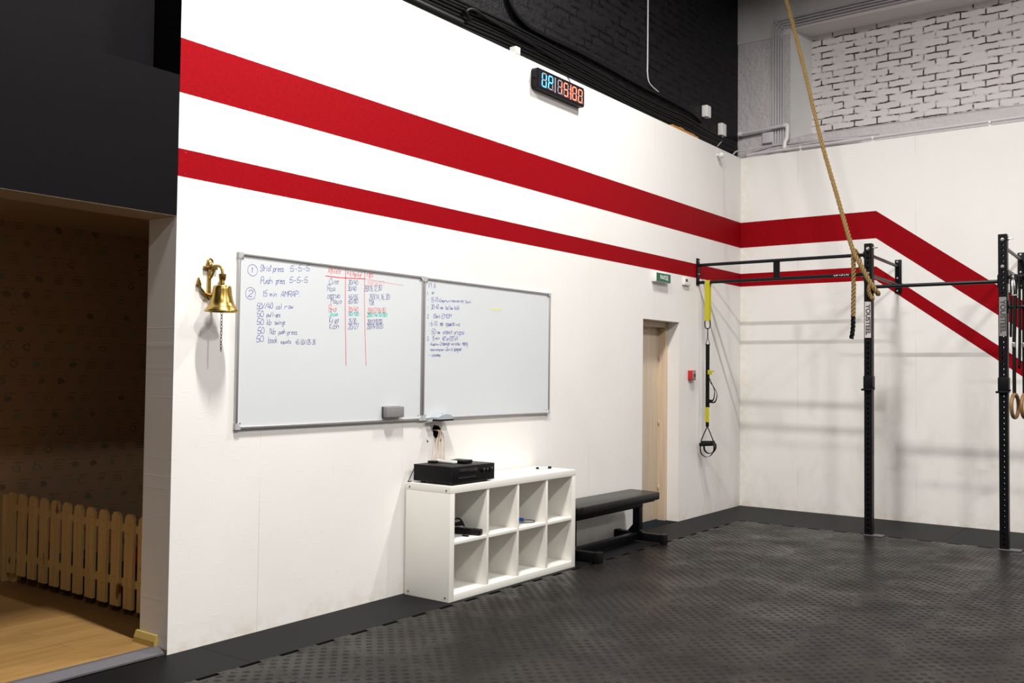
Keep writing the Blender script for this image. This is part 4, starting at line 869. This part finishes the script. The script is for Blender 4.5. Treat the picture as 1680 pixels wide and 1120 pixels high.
# ------------------------------------------------------------------ pull-up rig
PXc, HW = -1.19, .0375
def post_mesh(yc, top):
    mb = MB(); x0, x1, y0, y1 = PXc-HW, PXc+HW, yc-HW, yc+HW; step = .05; n = int((top-.03)/step)
    zl = [.012]+[.03+step*k for k in range(n+1)]+[top]
    for side in (x0, x1):
        for k in range(len(zl)-1):
            a, b_ = zl[k], zl[k+1]
            if abs((b_-a)-step) > .001: mb.add([(side, y0, a), (side, y1, a), (side, y1, b_), (side, y0, b_)], [(0, 1, 2, 3)]); continue
            cz = (a+b_)/2; N = 12; r = .0095
            inn = [(yc+r*math.cos(2*PI*(j+.5)/N), cz+r*math.sin(2*PI*(j+.5)/N)) for j in range(N)]
            out = []
            for j in range(N):
                an2 = 2*PI*(j+.5)/N; c, s = math.cos(an2), math.sin(an2); tt = min(HW/abs(c), (step/2)/abs(s)); out.append((yc+tt*c, cz+tt*s))
            vs = [(side, p, q) for p, q in out]+[(side, p, q) for p, q in inn]+[(side, y1, b_), (side, y0, b_), (side, y0, a), (side, y1, a)]
            fs = []
            for j in range(N):
                l = (j+1) % N; fs.append((j, l, N+l, N+j))
                (p1, q1), (p2, q2) = out[j], out[l]
                if abs(p1-p2) > 1e-6 and abs(q1-q2) > 1e-6 and not (abs(abs(p1-yc)-HW) < 1e-9 and abs(abs(p2-yc)-HW) < 1e-9):
                    cn = 2*N+(0 if (p1+p2 > 2*yc and q1+q2 > 2*cz) else 1 if (p1+p2 < 2*yc and q1+q2 > 2*cz) else 2 if (p1+p2 < 2*yc) else 3)
                    fs.append((j, cn, l))
            mb.add(vs, fs)
    for yy in (y0, y1): mb.add([(x0, yy, .012), (x1, yy, .012), (x1, yy, top), (x0, yy, top)], [(0, 1, 2, 3)])
    mb.add([(x0, y0, top), (x1, y0, top), (x1, y1, top), (x0, y1, top)], [(0, 1, 2, 3)])
    return mb
t = thing('pull_up_rig', 'black steel pull-up rig bolted to both walls and the floor', 'rig', (PXc, -1.86, 0))
def plate_text(parent, yc, m, dark):
    k = build('name_plate', MB().box(PXc-HW-.0022, PXc-HW-.0002, yc-.030, yc+.030, 1.958, 2.318), m, parent)
    mx = Matrix.Translation((PXc-HW-.0028, yc, 2.138)) @ Matrix(((0, 0, -1, 0), (0, -1, 0, 0), (-1, 0, 0, 0), (0, 0, 0, 1)))
    # reading from top to bottom: text x -> -z, text y -> -y ... facing -x
    mx = Matrix.Translation((PXc-HW-.0028, yc, 2.138)) @ Matrix(((0, 0, -1, 0), (0, -1, 0, 0), (-1, 0, 0, 0), (0, 0, 0, 1)))
    build('lettering', text_mesh('YOUSTEEL', .062, mx, .0004, 1.04, .0022), 'letter', k)
def bolt(parent, x, y, z, ax='x', s=-1, m='steel', r=.014):
    return build('bolt', MB().lathe([(.0001, .001*s), (r*1.25, .001*s), (r*1.25, .004*s), (r, .004*s), (r, .013*s), (.0001, .014*s)], (x, y, z), ax, 6), m, parent)
YP = [-1.862, -3.072, -4.28]
for i, yc in enumerate(YP):
    top = 2.895
    p = build('post', post_mesh(yc, top), 'rig', t)
    build('base_plate', MB().box(PXc-.05, PXc+.05, yc-.14, yc+.045, .0003, .0118, 0, .002), 'alu_dull', p)
    build('top_cap', MB().box(PXc-HW+.001, PXc+HW-.001, yc-HW+.001, yc+HW-.001, top, top+.006, 0, .003), 'black_plastic', p)
    plate_text(p, yc, 'plate_light' if i == 0 else 'plate_dark', True)
    for z in (2.85, 2.60): bolt(p, PXc-HW, yc, z)
    build('safety_sleeve', MB().box(PXc-HW-.007, PXc+HW+.007, yc-HW-.007, yc+HW+.007, 1.437, 1.577, 0, .003), 'rig', t)
    build('sleeve_peg', MB().box(PXc-HW-.03, PXc-HW-.0072, yc-.045, yc+.06, 1.432, 1.452, 0, .004).tube([(PXc-.02, yc-HW-.007, 1.46), (PXc-.02, yc-HW-.022, 1.46)], .008, 10), 'rig', t)
    build('locking_pin', MB().tube([(PXc, yc-HW+.001, 2.855), (PXc, yc-HW-.05, 2.858)], .006, 10).tube([(PXc, yc-HW-.001, 2.855), (PXc, yc-HW-.012, 2.855)], .014, 10), 'steel', p)
def bar(a, b, r=.0175, m='rig_bar', name='pull_up_bar'): return build(name, MB().tube([a, b], r, 14), m, t)
# wall bracket on left wall and its pair of bars
wbk = build('wall_bracket', MB().box(-1.235, -1.165, -.012, -.001, 2.565, 2.868, 0, .002), 'rig', t)
for z in (2.835, 2.69): bolt(wbk, -1.2, -.012, z, 'y', -1, 'steel', .008)
b1 = bar((PXc, -.0121, 2.792), (PXc, YP[0]+HW, 2.792)); b2_ = bar((PXc, -.0121, 2.597), (PXc, YP[0]+HW, 2.597))
cs = MB()
for y0, y1, o_ in ((-1.40, -1.52, .0), (-1.02, -1.10, .002), (-.86, -.90, .0), (-.60, -.66, .001)): cs.tube([(PXc-.0035, y0, 2.6), (PXc-.0035, y1, 2.6)], .0152, 8)
build('spreader_plate', MB().box(PXc-.006, PXc+.006, -.942, -.874, 2.604, 2.786), 'rig', t)
for z in (2.792, 2.597): build('bar_flange', MB().tube([(PXc, YP[0]+HW+.012, z), (PXc, YP[0]+HW+.0003, z)], .036 if z > 2.7 else .024, 18), 'rig', t)
ck = MB(); rr_ = random.Random(4)
for k in range(9):
    y = -1.52-.018*k+rr_.uniform(-.004, .004); ck.box(PXc-.0186, PXc-.0168, y-.005, y+.004, 2.592+rr_.uniform(-.002, .004), 2.604+rr_.uniform(-.003, .003))
plabel(build('chalk_mark', ck, 'chalk', b2_), 'white chalk smudges')
bar((PXc, YP[0]-HW, 2.466), (PXc, YP[1]+HW, 2.466)); bar((PXc, YP[1]-HW, 2.503), (PXc, YP[2]+HW, 2.503)); bar((PXc, YP[1]-HW, 2.228), (PXc, YP[2]+HW, 2.228))
for y, z, s in ((YP[0]-HW, 2.466, -1), (YP[1]+HW, 2.466, 1), (YP[1]-HW, 2.503, -1), (YP[1]-HW, 2.228, -1)): build('bar_flange', MB().box(PXc-.035, PXc+.035, min(y, y+s*.008), max(y, y+s*.008), z-.06, z+.06, 0, .002), 'rig', t)
for i, yc in enumerate(YP):
    for z in (2.79, 2.588): build('wall_brace', MB().tube([(PXc+HW, yc, z), (-.0125, yc+.03, z)], .0165, 14), 'rig_bar', t)
    k = build('wall_bracket', MB().box(-.012, -.001, yc-.012, yc+.058, 2.492, 2.862, 0, .002), 'rig', t)
    for z in (2.84, 2.66, 2.52): bolt(k, -.012, yc+.03, z, 'x', -1, 'steel', .009)

# ------------------------------------------------------------------ suspension trainer
sy = -.123
t = thing('suspension_trainer', 'yellow and black suspension strap with a handle hanging from the lower bar', 'suspension strap', (PXc, sy, 2.6))
lp = [(PXc-.02, sy, 2.17)]+[(PXc-.021, sy, 2.57)]+[(PXc+.0205*math.cos(PI-PI*k/8), sy, 2.598+.0205*math.sin(PI*k/8)) for k in range(9)]+[(PXc+.02, sy, 2.57), (PXc+.012, sy, 2.17)]
build('anchor_strap', MB().strip(lp, .058, (0, 1, 0), .003), 'yellow_web', t)
k = build('carabiner', MB().tube(smooth_path([(PXc-.005, sy-.026, 2.175), (PXc-.005, sy+.026, 2.175), (PXc-.005, sy+.03, 2.11), (PXc-.005, sy+.014, 2.085), (PXc-.005, sy-.014, 2.085), (PXc-.005, sy-.03, 2.11)], 5, True), .0055, 8, closed=True), 'black_metal', t)
build('rope_loop', MB().tube([(PXc, sy, 2.09), (PXc, sy, 2.0), (PXc, sy, 1.985)], .006, 8).tube([(PXc, sy, 1.985), (PXc, sy-.012, 1.95), (PXc, sy-.024, 1.905)], .004, 8).tube([(PXc, sy, 1.985), (PXc, sy+.012, 1.95), (PXc, sy+.024, 1.905)], .004, 8).tube([(PXc, sy-.026, 1.905), (PXc, sy+.026, 1.905)], .005, 8), 'black_web', t)
build('main_strap', MB().strip([(PXc, sy, 1.905), (PXc, sy, 1.5), (PXc, sy, 1.215)], .044, (0, 1, 0), .006).strip([(PXc+.012, sy+.004, 1.60), (PXc+.014, sy+.004, 1.3), (PXc+.01, sy, 1.215)], .04, (0, 1, 0), .006), 'black_web', t)
build('adjuster_buckle', MB().box(PXc-.012, PXc-.004, sy-.055, sy-.005, 1.575, 1.625, 0, .003).tube([(PXc-.008, sy-.02, 1.60), (PXc-.014, sy-.085, 1.612)], .005, 8), 'yellow_web', t)
lp = smooth_path([(PXc-.006, sy-.02, 1.56), (PXc-.012, sy-.035, 1.50), (PXc-.014, sy-.085, 1.43), (PXc-.012, sy-.118, 1.36), (PXc-.008, sy-.10, 1.285), (PXc-.004, sy-.06, 1.268), (PXc-.004, sy-.025, 1.285)], 5)
lp2 = smooth_path([(PXc-.004, sy-.03, 1.53), (PXc-.004, sy-.06, 1.46), (PXc-.004, sy-.085, 1.39), (PXc-.002, sy-.075, 1.31), (PXc, sy-.04, 1.27)], 5)
build('loose_webbing', MB().strip(lp, .038, (1, .55, .3), .006).strip(lp2, .036, (1, .6, .3), .006).box(PXc-.012, PXc+.004, sy-.05, sy+.004, 1.262, 1.30, 0, .003), 'black_web', t)
build('lower_strap', MB().strip([(PXc, sy+.004, 1.215), (PXc, sy+.004, 1.045)], .046, (0, 1, 0), .004), 'yellow_web', t)
build('swivel_buckle', MB().box(PXc-.008, PXc+.008, sy-.018, sy+.018, 1.0, 1.05, 0, .004), 'black_plastic', t)
tri = MB()
for s in (-1, 1): tri.tube([(PXc, sy, 1.005), (PXc, sy+s*.035, .93), (PXc, sy+s*.072, .845), (PXc, sy+s*.074, .80)], .0062, 8)
build('handle_strap', tri, 'black_web', t)
build('grip', MB().tube([(PXc-.015, sy-.080, .815), (PXc-.02, sy+.080, .800)], .021, 16).tube([(PXc+.02, sy-.075, .83), (PXc+.02, sy+.07, .822)], .018, 14), 'black_plastic', t)
cr = MB().strip(smooth_path([(PXc, sy+.074, .81), (PXc, sy+.082, .76), (PXc-.01, sy+.062, .695), (PXc-.01, sy+.005, .668), (PXc-.01, sy-.05, .69), (PXc, sy-.078, .75), (PXc, sy-.076, .81)], 5), .025, (1, 0, 0), .004)
cr.strip(smooth_path([(PXc+.03, sy+.055, .82), (PXc+.03, sy+.045, .74), (PXc+.03, sy-.0, .705), (PXc+.03, sy-.055, .72), (PXc+.03, sy-.085, .77), (PXc+.03, sy-.08, .82)], 5), .035, (1, 0, 0), .007)
build('foot_cradle', cr, 'black_web', t)

# ------------------------------------------------------------------ climbing rope
def twist(path, R, pitch, k=7):
    mb = MB(); path = [Vector(p) for p in path]; n = len(path); dist = 0; u = None; cols = [[], [], []]
    for i in range(n):
        tg = (path[min(i+1, n-1)]-path[max(i-1, 0)]).normalized()
        u = tg.orthogonal().normalized() if u is None else (u-tg*u.dot(tg)).normalized(); w_ = tg.cross(u)
        if i: dist += (path[i]-path[i-1]).length
        for s in range(3):
            a = 2*PI*(dist/pitch+s/3); cols[s].append(path[i]+(u*math.cos(a)+w_*math.sin(a))*R*.60)
    for c in cols: mb.tube(c, R*.46, k)
    return mb
def resample(pts, step):
    pts = smooth_path(pts, 24); out = [pts[0]]; acc = 0
    for a, b_ in zip(pts, pts[1:]):
        acc += (b_-a).length
        if acc >= step: out.append(b_); acc = 0
    return out
t = thing('climbing_rope', 'thick tan climbing rope hanging from the ceiling and looped over the rig', 'rope', (-1.25, -.5, HZ))
xr = -1.245
main = [(-1.19, -.50, HZ), (-1.19, -.60, 7.1), (-1.19, -.80, 6.3), (-1.19, -1.008, 5.565), (-1.195, -1.20, 4.80), (-1.205, -1.385, 4.011), (-1.23, -1.56, 3.40), (-1.262, -1.72, 2.86), (-1.276, -1.80, 2.70), (-1.276, -1.872, 2.55), (-1.268, -1.927, 2.455), (-1.24, -1.955, 2.403), (-1.19, -1.95, 2.395), (-1.135, -1.925, 2.42), (-1.112, -1.875, 2.465), (-1.112, -1.805, 2.545), (-1.125, -1.77, 2.66), (-1.142, -1.745, 2.77), (-1.163, -1.728, 2.825), (-1.195, -1.722, 2.840), (-1.224, -1.722, 2.82), (-1.234, -1.722, 2.74), (-1.232, -1.724, 2.5), (-1.228, -1.720, 2.3), (-1.226, -1.718, 2.17)]
build('strands', twist(resample(main, .011), .0235, .12), 'rope', t)
build('end_wrap', twist(resample([(-1.226, -1.718, 2.172), (-1.226, -1.716, 2.08), (-1.225, -1.708, 2.0), (-1.225, -1.694, 1.945)], .011), .023, .12), 'tape', t)
build('loop_tail', twist(resample([(-1.262, -1.90, 2.50), (-1.272, -1.885, 2.45), (-1.262, -1.885, 2.40), (-1.250, -1.905, 2.352), (-1.238, -1.93, 2.345)], .011), .0205, .105), 'rope', t)

# ------------------------------------------------------------------ rings and bands at the right edge
def ring_set(y, dy, label, xo):
    t = thing('gymnastic_ring', label, 'gymnastic ring', (PXc+xo, y, 1.32), 'wooden gymnastic rings')
    build('ring', MB().torus((PXc+xo, y, 1.318), .1065, .0165, (.12, 1, 0), 40, 12, 1, (0, 0, 1)), 'ring_wood', t)
    s_ = [(PXc+xo-.016, y+.004, 1.40), (PXc+xo-.016, y+.004, 1.9), (PXc+xo*.4-.022, y+dy, 2.47)]+[(PXc+.0225*math.cos(PI-PI*k/8), y+dy, 2.503+.0225*math.sin(PI*k/8)) for k in range(9)]+[(PXc+xo*.4+.02, y+dy, 2.45), (PXc+xo+.018, y+.004, 1.9), (PXc+xo+.016, y+.004, 1.41)]
    build('strap', MB().strip(s_, .026, (0, 1, 0), .003).strip([(PXc+xo-.016, y+.004, 1.41), (PXc+xo, y+.004, 1.396), (PXc+xo+.016, y+.004, 1.41)], .026, (0, 1, 0), .003), 'black_web', t)
    build('cam_buckle', MB().box(PXc+xo-.032, PXc+xo-.019, y-.012, y+.02, 1.85, 1.90, 0, .003), 'steel', t)
ring_set(-3.165, -.01, 'wooden gymnastic ring on black straps, the one closer to the post', -.02)
ring_set(-3.235, -.005, 'wooden gymnastic ring on black straps, cut by the right edge', .06)
def band_loop(y, z1, wd, label):
    t = thing('resistance_band', label, 'resistance band', (PXc, y, z1), 'black resistance bands on the rig')
    zt = 2.503; P_ = [(PXc+.022*math.cos(PI*k/8), y, zt+.022*math.sin(PI*k/8)) for k in range(9)]
    P_ = [(PXc+.03, y+.004, z1+.03), (PXc+.03, y, z1+.3)]+P_+[(PXc-.03, y, z1+.3), (PXc-.03, y+.004, z1+.03)]+[(PXc-.03*math.cos(PI*k/6), y+.004, z1+.03-.03*math.sin(PI*k/6)) for k in range(1, 7)]
    build('band', MB().strip(P_, wd, (0, 1, 0), .005), 'black_web', t)
band_loop(-3.135, 1.95, .012, 'narrow black resistance band hanging right beside the second post')
band_loop(-3.205, 1.66, .016, 'wide black resistance band hanging between the ring straps')
band_loop(-3.268, 1.72, .012, 'black resistance band hanging at the very right edge')
t = thing('spring_clip', 'silver spring clip hooked on the bar beside the second post', 'clip', (PXc-.03, -3.13, 2.5))
build('coil', MB().torus((PXc, -3.150, 2.503), .024, .004, (0, 1, 0), 20, 6).torus((PXc, -3.160, 2.503), .024, .004, (0, 1, 0), 20, 6), 'steel', t)
build('lever', MB().tube([(PXc-.026, -3.150, 2.50), (PXc-.035, -3.142, 2.33)], .004, 8).tube([(PXc-.026, -3.165, 2.50), (PXc-.035, -3.178, 2.33)], .004, 8).tube([(PXc-.035, -3.140, 2.33), (PXc-.035, -3.20, 2.332)], .005, 8), 'steel', t)

# ------------------------------------------------------------------ picket fence in the annex and things behind it
t = thing('picket_fence', 'low pine picket fence standing in the side room', 'fence', (-7.54, 1.4, .03))
def picket(yc, zb_, zt):
    w2 = .0475; pts = [(yc-w2, zb_), (yc+w2, zb_), (yc+w2, zt-w2)]+[(yc+w2*math.cos(a), zt-w2+w2*math.sin(a)) for a in [PI*k/10 for k in range(1, 10)]]+[(yc-w2, zt-w2)]
    return MB().prism(pts, -7.571, -7.551, 'yz')
pk = [2.288-.149*k for k in range(12)]
for i, yc in enumerate(pk):
    p = build('picket', picket(yc, .105-.0028*i, .680-.0015*i), 'pine', t)
    for zz in (.60, .54, .26, .20): build('screw', MB().disc((-7.5715, yc-.012+.02*(zz*50 % 2), zz), .0035, 'x', .001, 8), 'dark_grey', p)
for z in (.545, .205): build('rail', MB().box(-7.5508, -7.532, .62, 2.385, z, z+.048, 0, .002), 'pine', t)
build('post', MB().box(-7.5315, -7.475, 2.30, 2.375, .0305, .66, 0, .003), 'pine', t)
build('post', MB().box(-7.575, -7.50, 2.377, 2.424, .0305, .655, 0, .003), 'pine', t)
build('post', MB().box(-7.5315, -7.475, .565, .64, .0305, .66, 0, .003), 'pine', t)
pm = [(-7.42, .30), (-7.42, .34)]
y = .40
while y < 2.0: pm += [(-7.42, y), (-7.50, y+.012), (-7.50, y+.075), (-7.42, y+.087)]; y += .15
pm += [(-7.42, 2.05), (-6.0, 2.05), (-6.0, .30)]
o = build('play_mat', MB().prism(pm, .0305, .045, 'xy'), 'foam_dark', None, (-6.8, 1.2, .0305)); tag(o, 'dark brown foam play mat with toothed edge behind the picket fence', 'mat')
t = thing('toy_crate', 'dark green plastic crate in the shade behind the picket fence', 'crate', (-7.18, 2.25, .0305))
cr = MB().box(-7.40, -6.95, 2.10, 2.115, .0305, .17).box(-7.40, -6.95, 2.385, 2.40, .0305, .17).box(-7.40, -7.385, 2.115, 2.385, .0305, .17).box(-6.965, -6.95, 2.115, 2.385, .0305, .17).box(-7.385, -6.965, 2.115, 2.385, .0305, .04)
build('crate_body', cr, 'green_plastic', t); build('rim', MB().box(-7.415, -6.935, 2.085, 2.10, .155, .175, 0, .004).box(-7.415, -7.40, 2.10, 2.40, .155, .175, 0, .004), 'green_plastic', t)
o = build('toy_ball', MB().lathe([(.085*math.sin(PI*k/14)+.0001, -.085*math.cos(PI*k/14)) for k in range(15)], (-7.36, .93, .3655), 'z', 24), 'red_plastic', None, (-7.36, .93, .2805)); tag(o, 'red ball glimpsed between the last pickets of the fence', 'ball')
t = thing('toy_chest', 'low dark chest standing behind the picket fence under the red ball', 'chest', (-7.2, .95, .0455))
build('chest_body', MB().box(-7.44, -6.95, .70, 1.25, .0455, .255, 0, .006), 'foam_dark', t); build('lid', MB().box(-7.45, -6.94, .69, 1.26, .256, .28, 0, .006), 'foam_dark', t)
